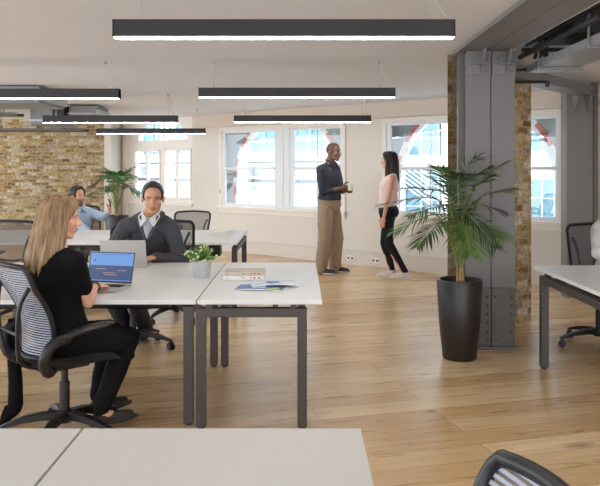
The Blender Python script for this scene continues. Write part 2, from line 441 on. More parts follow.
# masonry arches standing outside windows 2 and 3
def arch(cs_, r, zc, name, lab):
    root = empty(name, WO, WA, lab, 'arch')
    y0, y1 = .17, .25; top = 3.0; L_, R_ = cs_-r-.5, cs_+r+.45
    bm = bmesh.new(); n = 40
    bx(bm, L_, cs_-r-.09, y0+.03, y1, -.5, top); bx(bm, cs_+r+.09, R_, y0+.03, y1, -.5, top)
    for i in range(n):
        x0 = -r-.09+(2*r+.18)*i/n; x1 = -r-.09+(2*r+.18)*(i+1)/n; c = (x0+x1)/2
        q = min(1, abs(c)/(r+.09)); bx(bm, cs_+x0, cs_+x1, y0+.03, y1, zc+(r+.09)*math.sqrt(1-q*q)-.02, top)
    finish(bm, 'spandrel', M['spandrel'], root, False)
    bm = bmesh.new(); n = 34
    def seg(p, q, mi):
        (a, b), (c, d) = p, q
        loft(bm, [[V((a[0], y0, a[1])), V((b[0], y0, b[1])), V((b[0], y1, b[1])), V((a[0], y1, a[1]))],
                  [V((c[0], y0, c[1])), V((d[0], y0, d[1])), V((d[0], y1, d[1])), V((c[0], y1, c[1]))]], mi=mi)
    def pr(t, rr): return (cs_ - rr*math.cos(t), zc + rr*math.sin(t))
    for i in range(n):
        t0 = PI*i/n; t1 = PI*(i+1)/n
        seg((pr(t0, r), pr(t0, r+.05)), (pr(t1, r), pr(t1, r+.05)), 0)
        seg((pr(t0, r+.05), pr(t0, r+.11)), (pr(t1, r+.05), pr(t1, r+.11)), 1 if i % 5 in (1, 2, 3) else 0)
    for s in (-1, 1):
        x = cs_ + s*(r+.0); a, b = sorted((x, x+s*.05)); bx(bm, a, b, y0, y1, -.5, zc)
        a, b = sorted((x+s*.05, x+s*.11)); bx(bm, a, b, y0, y1, -.5, zc, mi=1)
    finish(bm, 'arch_ring', [M['archw'], M['archr']], root, False)
arch((W2[0]+W2[1])/2, 1.13, 1.2, 'masonry_arch', 'arched outer masonry opening with red and white edge behind the wide left window')
arch((W3[0]+W3[1])/2, 1.15, 1.2, 'masonry_arch', 'arched outer masonry opening with red and white edge behind the window by the steel column')
bm = bmesh.new(); bx(bm, -6, 9, .4, 7.5, -4.6, -4.5); wall_obj(struct('ground', bm, M['street']))

# building across the street
root = empty('office_building', WO + V((.653, .757, 0))*8.5 + V((0, 0, -4.5)), WA,
             'white stone building with teal windows across the street, seen through the windows', 'building')
bm = bmesh.new(); bx(bm, -22, 24, .3, 3, 0, 16)
for x in range(-22, 25, 2): bx(bm, x-.35, x+.35, .0, .3, 0, 16)
finish(bm, 'wall', M['facade'], root, False)
bm = bmesh.new()
for z in (1.2, 4.0, 4.75, 5.4, 5.62, 6.05, 6.2, 9.6, 10.3, 13): bx(bm, -22, 24, -.08, .3, z, z+(.30 if z in (4.0, 10.3) else .1))
finish(bm, 'string_course', M['facadeg'], root, False)
for x in range(-18, 20, 2):
    for z0, z1 in ((6.55, 9.2), (10.7, 12.8)):
        bm = bmesh.new(); bx(bm, x+.42, x+1.58, .16, .3, z0, z1); w_ = finish(bm, 'window', M['teal'], root, False)
        bm = bmesh.new(); bx(bm, x+.98, x+1.02, .1, .16, z0, z1); bx(bm, x+.42, x+1.58, .1, .16, z0+.3, z0+.36); finish(bm, 'window_bar', M['facadeg'], w_, False)
root = empty('glass_building', WO + V((.653, .757, 0))*7.6 + V((0, 0, -4.5)), WA,
             'teal glazed bays across the street, seen through the window behind the palm', 'building')
bm = bmesh.new(); bx(bm, -3.2, 2.2, .2, .85, 0, 9.5); bx(bm, -1.8, .5, .1, .2, 0, 9.5); finish(bm, 'wall', M['facade'], root, False)
for (g0, g1, za, zb) in ((-2.85, -1.85, 6.3, 9.0), (-2.85, -1.85, 3.6, 6.0), (.6, 1.2, 6.35, 9.0), (.6, 1.2, 3.0, 5.75)):
    bm = bmesh.new(); bx(bm, g0, g1, .05, .2, za, zb); g = finish(bm, 'glazing', M['teal'], root, False)
    bm = bmesh.new(); k = int((zb-za)/.45)
    for i in range(k+1): bx(bm, g0, g1, .02, .05, za+i*.45, za+i*.45+.03)
    for q in (0, .5, 1): x = g0+(g1-g0)*q; bx(bm, x-.02, x+.02, .01, .05, za, zb)
    finish(bm, 'glazing_bar', M['facadeg'], g, False)
bm = bmesh.new()
for i in range(7): box(bm, (-2.45, -.1, 5.3+i*.12), (1.0, .04, .03), rot=(0, math.radians(32), 0))
finish(bm, 'canopy_rails', M['facade'], root, False)

# power sockets on the trunking
for px, lab in ((353, 'dark double power socket on the wall trunking, left of the pair'), (378, 'white double power socket on the wall trunking, right of the pair')):
    s = sx(px); bm = bmesh.new(); box(bm, (s, -.064, .1), (.146, .012, .086), bev=.004, mi=0)
    for q in (-.036, .036): box(bm, (s+q, -.071, .1), (.03, .006, .03), mi=1)
    o = wall_obj(finish(bm, 'power_socket', [M['wallw'], M['black']], None, False)); tag(o, lab, 'socket', 'sockets on the trunking')
s = sx(247); bm = bmesh.new(); box(bm, (s, -.064, .1), (.2, .012, .07), bev=.004); box(bm, (s-.05, -.071, .1), (.03, .006, .03), mi=1); box(bm, (s+.05, -.071, .1), (.03, .006, .03), mi=1)
tag(wall_obj(finish(bm, 'power_socket', [M['wallw'], M['black']], None, False)), 'small power socket on the trunking beside the far bench desk corner', 'socket', 'sockets on the trunking')

# ------------------------------------------------------------------ steelwork and services on the right
root = empty('steel_column', (1.54, 5.9, 0), 0, 'grey painted steel column with riveted foot behind the tall palm', 'column')
x0, x1, xm = -.198, .198, .004
bm = bmesh.new()
bx(bm, x0, xm-.003, -.08, .12, 0, CEIL-.06, .003); bx(bm, xm+.003, x1, -.08, .12, 0, CEIL-.06, .003)
finish(bm, 'shaft', M['steel'], root, False)
bm = bmesh.new(); bx(bm, x0-.052, x0, -.03, .03, 0, CEIL-.03, .003); finish(bm, 'flange', M['steeld'], root, False)
def rivet(bm, x, y, z, r=.013):
    bmesh.ops.create_uvsphere(bm, u_segments=8, v_segments=5, radius=r, matrix=Matrix.Translation((x, y, z)))
for k, (u0, u1) in enumerate(((x0, xm-.004), (xm+.004, x1))):
    bm = bmesh.new(); bx(bm, u0, u1, -.1, -.08, .02, .49, .003)
    for z in (.07, .14, .21, .28, .35, .42):
        for x in (u0+.03, u1-.03): rivet(bm, x, -.1, z)
    finish(bm, 'foot_plate', M['steeld'], root, True)
    bm = bmesh.new(); bx(bm, u0, u1, -.1, -.08, 2.21, 2.402, .003)
    for x, z in ((u0+.05, 2.24), (u0+.05, 2.34), (u1-.04, 2.24), (u1-.04, 2.34)): rivet(bm, x, -.1, z, .010)
    finish(bm, 'head_plate', M['steel'], root, True)
    xc = (u0+u1)/2+.02
    bm = bmesh.new()
    loft(bm, [[V((xc+d, -.1, 2.22)), V((xc+d, -.1, 2.402)), V((xc+d, -.24, 2.402)), V((xc+d, -.22, 2.35))] for d in (-.006, .006)])
    bx(bm, u0+.03, u1-.03, -.16, -.1, 2.29, 2.296)
    finish(bm, 'gusset', M['duct'], root, False)
bm = bmesh.new(); bx(bm, x0-.03, x1+.02, -.12, .14, 0, .02, .003); finish(bm, 'base_plate', M['steeld'], root, False)

bm = bmesh.new()
bx(bm, 1.284, 1.498, -.5, 5.96, 2.405, 2.428, .002); bx(bm, 1.506, 1.70, -.5, 5.96, 2.405, 2.428, .002)
bx(bm, 1.274, 1.284, -.5, 5.96, 2.398, 2.429, .002); bx(bm, 1.49, 1.512, -.5, 5.96, 2.412, 2.427)
tag(finish(bm, 'steel_beam', M['steel'], None, False), 'broad grey steel beam under the ceiling, running toward the viewer over the column', 'beam')

# brick pier behind column
bm = bmesh.new()
A = V((1.262, 6.16, 0)); B = V((2.215, 6.9, 0)); ang = math.atan2((B-A).y, (B-A).x); L_ = (B-A).length
loft(bm, [[V((0, 0, z)), V((L_, 0, z)), V((L_-.16, .3, z)), V((.68, .56, z))] for z in (0, CEIL)])
o = struct('wall_pier', bm, M['brick']); o.location = A; o.rotation_euler = (0, 0, ang)
# sloping steel beam from the pier to the second column
root = empty('steel_column', (3.165, 8.2, 0), 0, 'grey steel column with bracketed head beside the far right window', 'column')
bm = bmesh.new(); bx(bm, -.158, .14, -.08, .1, 0, 2.33, .003); finish(bm, 'shaft', M['steel'], root, False)
bm = bmesh.new(); bx(bm, .14, .19, -.1, .14, 0, 2.42, .003); finish(bm, 'flange', M['steeld'], root, False)
for q in (-.08, .06):
    bm = bmesh.new(); loft(bm, [[V((q+d-.02, -.08, 2.31)), V((q+d+.03, -.2, 2.31)), V((q+d+.02, -.08, 2.08))] for d in (-.008, .008)])
    finish(bm, 'gusset', M['steel'], root, False)
A = V((1.9, 6.55, 2.34)); B = V((3.25, 8.12, 2.33)); d = B-A
bm = bmesh.new(); box(bm, (A+B)/2, (d.length, .14, .10), rot=(0, 0, math.atan2(d.y, d.x))); box(bm, (A+B)/2-V((0, 0, .055)), (d.length, .22, .012), rot=(0, 0, math.atan2(d.y, d.x)))
tag(finish(bm, 'steel_beam', M['duct'], None, False), 'short pale grey steel beam between the two columns under the ceiling', 'beam')
bm = bmesh.new(); bx(bm, 3.42, 3.9, 8.0, 8.2, 0, CEIL); o = struct('wall_red_pier', bm, M['brickr'])

# cable tray, pipes and fan box in the services bay
bm = bmesh.new()
ya, yb = 6.1, 2.2
for x in (1.93, 2.22): bx(bm, x-.01, x+.01, yb, ya, 2.265, 2.325)
bx(bm, 1.93, 2.22, yb, ya, 2.265, 2.27)
for i in range(20): bx(bm, 1.93, 2.22, yb+.1+i*.19, yb+.13+i*.19, 2.27, 2.28)
tag(finish(bm, 'cable_tray', M['galv'], None, False), 'galvanised cable tray running under the raised ceiling bay', 'cable tray')
for k, (x, z, r, lab) in enumerate(((1.85, 2.39, .022, 'lower black pipe beside the cable tray'), (1.87, 2.47, .012, 'upper thin black pipe above the cable tray'))):
    bm = bmesh.new(); tube(bm, [(x, 2.2, z), (x, 6.05, z)], r, 10)
    for y in (3.2, 4.4, 5.6): tube(bm, [(x, y, z), (x, y+.05, z)], r*1.35, 10)
    tag(finish(bm, 'pipe', M['blackm'], None), lab, 'pipe')
bm = bmesh.new(); tube(bm, curve_pts([(1.93, 5.92, 2.36), (1.95, 5.80, 2.50), (2.08, 5.72, 2.56), (2.20, 5.74, 2.48), (2.24, 5.90, 2.36)], 20), .014, 8)
tube(bm, curve_pts([(1.96, 5.90, 2.36), (2.04, 5.78, 2.65), (2.05, 5.74, 2.93)], 14), .018, 8)
tag(finish(bm, 'cable', M['black'], None), 'black cable looping up from the tray behind the beam', 'cable')
root = empty('fan_coil_unit', (2.08, 5.35, 2.42), 0, 'black boxed fan coil unit hung above the cable tray', 'air unit')
bm = bmesh.new(); bx(bm, -.14, .14, -.22, .3, 0, .30, .01); finish(bm, 'casing', M['black'], root, False)
bm = bmesh.new()
for i in range(7): bx(bm, -.12, .12, -.235, -.22, .03+i*.036, .045+i*.036)
finish(bm, 'grille', M['blackm'], root, False)
for k, y in enumerate((3.7, 4.75, 5.75)):
    bm = bmesh.new(); bx(bm, 1.90, 1.912, y, y+.012, 2.25, 2.95); bx(bm, 2.24, 2.252, y, y+.012, 2.25, 2.95); bx(bm, 1.89, 2.26, y-.01, y+.02, 2.245, 2.262)
    tag(finish(bm, 'tray_hanger', M['duct'], None, False), ('hanger frame of the cable tray nearest the viewer', 'middle hanger frame of the cable tray', 'farthest hanger frame of the cable tray, by the pier')[k], 'hanger', 'cable tray hangers')
bm = bmesh.new(); bx(bm, 1.8, 2.5, 5.82, 5.85, 2.58, 2.62); bx(bm, 1.8, 2.5, 5.82, 5.85, 2.40, 2.43); bx(bm, 1.98, 2.01, 5.83, 5.86, 2.36, 2.95)
tag(finish(bm, 'pipe_bracket', M['black'], None, False), 'black strut bracket crossing the raised ceiling bay', 'bracket')
# sensor pipe sticking out from the pier
bm = bmesh.new(); tube(bm, [(1.77, 6.2, 2.2), (2.13, 6.2, 2.2)], .014, 8); box(bm, (1.78, 6.2, 2.2), (.05, .05, .05), bev=.006); box(bm, (2.13, 6.2, 2.18), (.03, .03, .05), bev=.004); box(bm, (1.8, 6.25, 2.3), (.06, .06, .06), bev=.006); tube(bm, [(1.8, 6.22, 2.3), (2.0, 6.22, 2.31)], .012, 8)
tag(finish(bm, 'conduit_box', M['blackm'], None, False), 'small dark conduit box with pipe on the brick pier', 'conduit')

# services on the left under the ceiling
def unit(name, x0, x1, y0, y1, z0, z1, m, lab, cat='air unit', lip=True):
    root = empty(name, ((x0+x1)/2, (y0+y1)/2, z0), 0, lab, cat)
    w, d, h = (x1-x0)/2, (y1-y0)/2, z1-z0
    bm = bmesh.new(); bx(bm, -w, w, -d, d, 0, h, .008); finish(bm, 'casing', m, root, False)
    if lip:
        bm = bmesh.new(); bx(bm, w-.02, w+.03, -d-.02, d+.02, h*.15, h*.6, .004); bx(bm, -w-.02, w+.02, -d-.012, -d, h*.2, h*.32)
        finish(bm, 'flange', M['galv'], root, False)
unit('air_duct', -4.6, -3.04, 8.4, 9.3, 2.22, 2.42, M['duct'], 'grey air unit against the ceiling behind the lamp cut by the left edge')
unit('fan_coil_unit', -4.2, -3.76, 11.2, 12.0, 2.14, 2.40, M['duct'], 'boxy grey air unit hung above the brick wall, left of the black box')
unit('junction_box', -3.72, -3.54, 10.8, 11.1, 2.22, 2.41, M['black'], 'small black box under the ceiling between two grey air units', 'junction box', False)
unit('fan_coil_unit', -3.50, -3.06, 10.9, 11.5, 2.25, 2.41, M['duct'], 'flat grey air unit under the ceiling at the end of the brick wall')
for k, (x0, x1, y, z, lab) in enumerate(((-6.5, -4.3, 10.9, 2.26, 'upper grey cable tray crossing in front of the brick wall'), (-6.5, -3.6, 12.0, 2.08, 'lower grey cable tray crossing in front of the brick wall'))):
    bm = bmesh.new(); bx(bm, x0, x1, y, y+.02, z, z+.05); bx(bm, x0, x1, y+.3, y+.32, z, z+.05); bx(bm, x0, x1, y, y+.32, z, z+.008)
    for i in range(4): x = x1-.2-i*.6; bx(bm, x, x+.012, y+.02, y+.032, z, CEIL)
    tag(finish(bm, 'cable_tray', M['steeld'], None, False), lab, 'cable tray')

# ------------------------------------------------------------------ pendant lamps
def lamp(x0, x1, Y, zb, h, lab, wires):
    root = empty('pendant_light', ((x0+x1)/2, Y, zb), 0, lab, 'pendant light', 'black linear pendants')
    w = (x1-x0)/2
    bm = bmesh.new(); bx(bm, -w, w, -.035, .035, .004, h, .001); bx(bm, -w, -w+.006, -.035, .035, 0, h); bx(bm, w-.006, w, -.035, .035, 0, h)
    finish(bm, 'housing', M['lampb'], root, False)
    bm = bmesh.new(); bx(bm, -w+.006, w-.006, -.034, .034, .001, .004); finish(bm, 'diffuser', M['lampe'], root, False)
    for q in wires:
        bm = bmesh.new(); zt = CEIL-zb; tube(bm, [(q, 0, h-.005), (q, 0, zt)], .0022, 6); tube(bm, [(q, 0, h-.005), (q, 0, h+.035)], .006, 8); tube(bm, [(q, 0, zt-.02), (q, 0, zt)], .012, 10)
        finish(bm, 'suspension_wire', M['galv'], root)
    bm = bmesh.new(); zt = CEIL-zb; q = wires[-1]
    tube(bm, curve_pts([(w-.03, 0, h-.004), (w-.07, 0, h+.06), (q+.05, 0, zt-.12), (q+.015, 0, zt)], 14), .0035, 6)
    finish(bm, 'power_cord', M['galv'], root)
def px2x(px, Y): return (px-300)/FOC*Y
def zat(py, Y): return CAMZ-(py-HOR)/FOC*Y
def lampp(p0, p1, Y, yt, yb, lab, wpx):
    x0, x1 = px2x(p0, Y), px2x(p1, Y); c = (x0+x1)/2; zb = zat(yb, Y); h = (yb-yt)/FOC*Y
    lamp(x0, x1, Y, zb, h, lab, [px2x(p, Y)-c for p in wpx])
lampp(114, 454, 3.80, 20.5, 38.5, 'longest and nearest black linear pendant lamp at the top of the picture', (141, 428))
lampp(199, 395, 6.59, 88, 98, 'middle black linear pendant lamp, second from the viewer in the central row', (214, 379))
lampp(234, 371, 9.50, 115.5, 122.5, 'small black linear pendant lamp hung before the wide window', (245, 362))
lampp(-75, 120, 6.59, 89, 99, 'black linear pendant lamp cut off by the left edge, nearest of the left row', (-60, 105))
lampp(43.5, 178, 9.50, 115.5, 123, 'second black linear pendant lamp of the left row', (56, 168))
lampp(97, 205.5, 11.7, 128.5, 134, 'farthest black linear pendant lamp, before the half-round window', (107, 197))

for k, (x, y) in enumerate(((-3.3, .6), (3.4, 3.2), (3.4, .2), (0, -1.6), (-3.3, -1.9), (3.4, -2.4), (-5.6, 5.0), (-5.6, 1.4), (3.9, 6.0))):  # unseen extra pendants, added to brighten the room
    lamp(x-.9, x+.9, y, 2.10, .09, ['black linear pendant lamp %s, outside the picture' % s for s in ('left of the foreground desk', 'above the right desk', 'right of the viewer', 'behind the viewer', 'behind and left of the viewer', 'behind and right of the viewer', 'far left beside the long lamp', 'far left beside the foreground desk', 'right of the second steel column')][k], (-.7, .7))
# ------------------------------------------------------------------ desks
TT = .73
def desk(x0, x1, y0, y1, lab, axis='y', split=None, legs=None, cat='desk', grp=None, lp=None):
    """axis: direction of the closed leg frames"""
    cx = (x0+x1)/2; cy = (y0+y1)/2
    root = empty('bench_desk', (cx, cy, 0), 0, lab, cat)
    tops = [(y0, y1)] if not split else [(y0, split-.004), (split+.004, y1)]
    for a, b in tops:
        bm = bmesh.new(); bx(bm, x0-cx, x1-cx, a-cy, b-cy, TT-.025, TT, .0025); finish(bm, 'table_top', M['desk'], root, False)
    lx0, lx1, ly0, ly1 = lp
    w = .027; zr = .675
    for x in (lx0, lx1):
        for y in (ly0, ly1):
            bm = bmesh.new(); bx(bm, x-w-cx, x+w-cx, y-w-cy, y+w-cy, .012, zr-.001, .003); l = finish(bm, 'leg', M['leg'], root, False)
            bm = bmesh.new(); lathe(bm, [(.016, 0), (.02, .002), (.02, .013)], (x-cx, y-cy, 0), 14); finish(bm, 'foot', M['black'], l)
    if axis == 'x':
        prs = [((lx0+w, y), (lx1-w, y)) for y in (ly0, ly1)]
    else:
        prs = [((x, ly0+w), (x, ly1-w)) for x in (lx0, lx1)]
    for (ax, ay), (bx_, by) in prs:
        bm = bmesh.new()
        if axis == 'x': bx(bm, ax-cx, bx_-cx, ay-w-cy, ay+w-cy, zr-.05, zr, .003)
        else: bx(bm, ax-w-cx, ax+w-cx, ay-cy, by-cy, zr-.05, zr, .003)
        finish(bm, 'frame_rail', M['leg'], root, False)
    for (ax, ay), (bx_, by) in prs:
        for t in (.04, .96):
            px, py = ax+(bx_-ax)*t-cx, ay+(by-ay)*t-cy
            bm = bmesh.new(); bx(bm, px-.018, px+.018, py-.018, py+.018, zr, TT-.025)
            finish(bm, 'spacer', M['leg'], root, False)
    bm = bmesh.new()
    if axis == 'x':
        for x in (lx0+.15, lx1-.15): bx(bm, x-.015-cx, x+.015-cx, ly0-cy, ly1-cy, zr+.002, TT-.0255)
    else:
        for y in (ly0+.25, ly1-.25): bx(bm, lx0-cx, lx1-cx, y-.015-cy, y+.015-cy, zr+.002, TT-.0255)
    finish(bm, 'support_beam', M['leg'], root, False)
    return root
d = desk(-2.2, -.572, 3.957, 5.544, 'white bench desk where the blonde woman and the man in the dark sweater sit', 'y', 4.745, lp=(-2.08, -.632, 4.09, 5.30))
bm = bmesh.new(); bx(bm, -.55, .55, -.16, .16, .56, .568); bx(bm, -.55, .55, -.16, -.15, .56, .62); bx(bm, -.55, .55, .15, .16, .56, .62)
for x in (-.5, .5): bx(bm, x-.01, x+.01, -.01, .01, .56, .69)
finish(bm, 'cable_basket', M['black'], d, False)
d = desk(-.564, .121, 3.957, 5.544, 'white end desk carrying the books and magazines', 'x', None, lp=(-.573+.02, .012, 4.03, 5.30))
bm = bmesh.new(); bx(bm, -.28, .05, -.50, -.35, .655, .69); bx(bm, -.2, -.1, -.55, -.5, .66, .69)
finish(bm, 'cable_box', M['black'], d, False)
desk(-2.2, -.607, .45, 2.0, 'white bench desk in the left foreground, left of the seam', 'y', None, lp=(-2.1, -.68, .62, 1.9))
desk(-.599, .169, .45, 2.0, 'white end desk in the foreground, right of the seam', 'x', None, lp=(-.56, .10, .62, 1.9))
d = desk(-3.9, -2.30, 7.05, 8.5, 'left half of the far bench desk, before the man in the blue shirt', 'y', 7.77, lp=(-3.8, -2.36, 7.2, 8.35))
d = desk(-2.292, -.618, 7.05, 8.5, 'right half of the far white bench desk, with papers on its corner', 'y', 7.77, lp=(-2.2, -.65, 7.15, 8.38))
bm = bmesh.new(); bx(bm, -.5, .6, -.1, .1, .52, .66); finish(bm, 'cable_basket', M['black'], d, False)
d = desk(1.746, 3.35, 3.80, 5.383, 'white bench desk at the right edge of the picture', 'y', 4.66, lp=(1.775, 3.25, 3.95, 5.235))
bm = bmesh.new(); bx(bm, -.5, .6, .0, .2, .58, .66); finish(bm, 'cable_basket', M['black'], d, False)
# ------------------------------------------------------------------ task chairs
def back_pt(u, t):
    """point of the backrest sheet: u across (-1..1), t up (0..1); chair faces +Y"""
    W = .190 + .045*t
    if t > .90: W *= 1 - .13*((t-.90)/.10)**2.2
    if t < .12: W *= 1 - .22*((.12-t)/.12)**2
    x = u*W
    z = .475 + .50*t - .012*(u*u)*t
    y = -.215 - .045*t - .10*t*t + .035*math.sin(PI*min(1, t*1.3)) + .055*u*u
    return V((x, y, z))

def make_chair(meshmat):
    root = empty('office_chair', (0, 0, 0))
    # base
    bm = bmesh.new(); lathe(bm, [(.0, .085), (.042, .085), (.046, .10), (.04, .145), (.03, .15), (0, .15)], n=20)
    finish(bm, 'base_hub', M['black'], root)
    for k in range(5):
        a = PI/2 + .11 + k*2*PI/5; d = V((math.cos(a), math.sin(a), 0)); s = V((-d.y, d.x, 0))
        bm = bmesh.new(); rings = []
        for t, zc, w, h in ((.02, .122, .036, .030), (.12, .120, .033, .028), (.22, .106, .028, .022), (.31, .080, .024, .015), (.335, .072, .014, .010)):
            c = d*t + V((0, 0, zc)); rings.append([c + s*w*math.cos(q)*1.0 + V((0, 0, 1))*h*math.sin(q) for q in [PI/4+PI/2*i for i in range(4)]])
        loft(bm, rings); bmesh.ops.bevel(bm, geom=[e for e in bm.edges], offset=.003, segments=1, affect='EDGES')
        leg = finish(bm, 'base_leg', M['black'], root)
        bm = bmesh.new(); c = d*.318
        t2 = V((math.cos(a+.9), math.sin(a+.9), 0))
        for q in (-.014, .014): tube(bm, [c+t2*(q-.009)+V((0, 0, .028)), c+t2*(q+.009)+V((0, 0, .028))], .028, 16)
        tube(bm, [c+V((0, 0, .03)), c+V((0, 0, .075))], .008, 8)
        tube(bm, [c-t2*.02+V((0, 0, .052)), c+t2*.02+V((0, 0, .052))], .012, 8)
        finish(bm, 'caster', M['black'], leg)
    bm = bmesh.new(); cyl(bm, (0, 0, .14), (0, 0, .30), .027, 16); cyl(bm, (0, 0, .29), (0, 0, .41), .018, 14)
    finish(bm, 'gas_column', M['black'], root)
    bm = bmesh.new(); box(bm, (0, -.02, .405), (.16, .26, .05), bev=.012); box(bm, (0, -.15, .415), (.30, .05, .035), bev=.01)
    finish(bm, 'mechanism', M['black'], root)
    # seat : waterfall cushion
    bm = bmesh.new(); n = 14; top = []; bot = []
    for i in range(n+1):
        v = -1+2*i/n; rt = []; rb = []
        for j in range(n+1):
            u = -1+2*j/n
            x = u*.245*math.sqrt(max(0, 1-.22*abs(v)**4)); y = .015+v*.235*math.sqrt(max(0, 1-.25*u**4))
            e = max(abs(u), abs(v))**6
            z = .470 + .012*abs(u)**2 - .028*max(0, v)**3 - .024*e
            rt.append(bm.verts.new((x, y, z))); rb.append(bm.verts.new((x*.96, y*.96, .432 + .006*e - .014*max(0, v)**3)))
        top.append(rt); bot.append(rb)
    for i in range(n):
        for j in range(n):
            bm.faces.new((top[i][j], top[i][j+1], top[i+1][j+1], top[i+1][j])); bm.faces.new((bot[i][j], bot[i+1][j], bot[i+1][j+1], bot[i][j+1]))
    edge = [(0, j) for j in range(n)] + [(i, n) for i in range(n)] + [(n, j) for j in range(n, 0, -1)] + [(i, 0) for i in range(n, 0, -1)]
    for a, b in zip(edge, edge[1:]+edge[:1]): bm.faces.new((top[a[0]][a[1]], top[b[0]][b[1]], bot[b[0]][b[1]], bot[a[0]][a[1]]))
    finish(bm, 'seat', M['seat'], root, ang=60)
    # back: mesh sheet + frame
    bm = bmesh.new(); nu, nv = 14, 24; g = [[bm.verts.new(back_pt(-1+2*i/nu, j/nv)) for i in range(nu+1)] for j in range(nv+1)]
    for j in range(nv):
        for i in range(nu): bm.faces.new((g[j][i], g[j][i+1], g[j+1][i+1], g[j+1][i]))
    finish(bm, 'back_mesh', meshmat, root, ang=80)
    outline = [back_pt(-1, j/24) for j in range(25)] + [back_pt(-1+2*i/12, 1) for i in range(1, 12)] + [back_pt(1, j/24) for j in range(24, -1, -1)] + [back_pt(1-2*i/12, 0) for i in range(1, 12)]
    bm = bmesh.new(); tube(bm, outline, .014, 8, closed=True)
    finish(bm, 'back_frame', M['black'], root, ang=80)
    bm = bmesh.new()
    for s in (-1, 1):
        tube(bm, curve_pts([(s*.05, -.15, .41), (s*.09, -.27, .47), (s*.12, -.30, .60), (s*.15, -.30, .76), (s*.19, -.27, .86)], 14), [.016]*5+[.011]*10, 8)
    tube(bm, curve_pts([(-.135, -.30, .62), (0, -.275, .60), (.135, -.30, .62)], 8), .009, 8)
    finish(bm, 'back_support', M['black'], root)
    for s in (-1, 1):
        bm = bmesh.new()
        pad = curve_pts([(s*.275, -.13, .600), (s*.28, -.06, .622), (s*.28, .05, .636), (s*.275, .15, .640)], 10)
        tube(bm, pad, [.022, .032, .038, .040, .040, .040, .040, .040, .038, .030, .014], 10, flat=.50)
        finish(bm, 'armrest', M['black'], root, ang=60)
        bm = bmesh.new()
        tube(bm, curve_pts([(s*.275, -.10, .600), (s*.28, -.19, .575), (s*.27, -.225, .50), (s*.24, -.19, .432), (s*.13, -.12, .412)], 16), .025, 8, flat=1.2)
        finish(bm, 'arm_bracket', M['black'], root, ang=60)
    index_kids(root)
    return root
proto = make_chair(M['mesh']); first = [True]
MESH_D = [k for k in kids(proto) if k.name.startswith('back_mesh')][0].data
MESH_L = MESH_D.copy(); MESH_L.materials[0] = M['meshl']
def chair(x, y, fx, fy, lab, light=False, dz=0):
    c = proto if first[0] else copy_tree(proto)
    first[0] = False
    c.location = (x, y, 0); c.rotation_euler = (0, 0, math.atan2(fy, fx)-PI/2)
    tag(c, lab, 'chair', 'office chairs')
    for k in kids(c):
        if k.name.startswith('back_mesh'): k.data = MESH_L if light else MESH_D
    return c
chair(-1.275, 3.90, .74, .67, 'office chair with pale mesh back, the blonde woman sits in it', True)
chair(-1.35, 5.82, .05, -1, 'office chair mostly hidden under the man in the dark sweater')
chair(-1.22, 6.98, 0, 1, 'empty mesh office chair directly behind the man in the dark sweater')
chair(-1.40, 9.1, 0, -1, 'empty mesh office chair on the far side of the far desk, by the papers').scale = (1, 1, .92)
chair(-2.66, 6.95, .05, 1, 'empty mesh office chair at the left edge, behind the blonde woman')
chair(-2.66, 8.98, .5, -.86, 'office chair under the man in the blue shirt')
chair(2.45, 5.90, -.3, -.95, 'mesh office chair at the right edge, partly hidden by a white sleeve')
c = chair(.03, 1.02, -1, .03, 'office chair in the bottom foreground with a striped mesh back', True)
NEARCHAIR = c

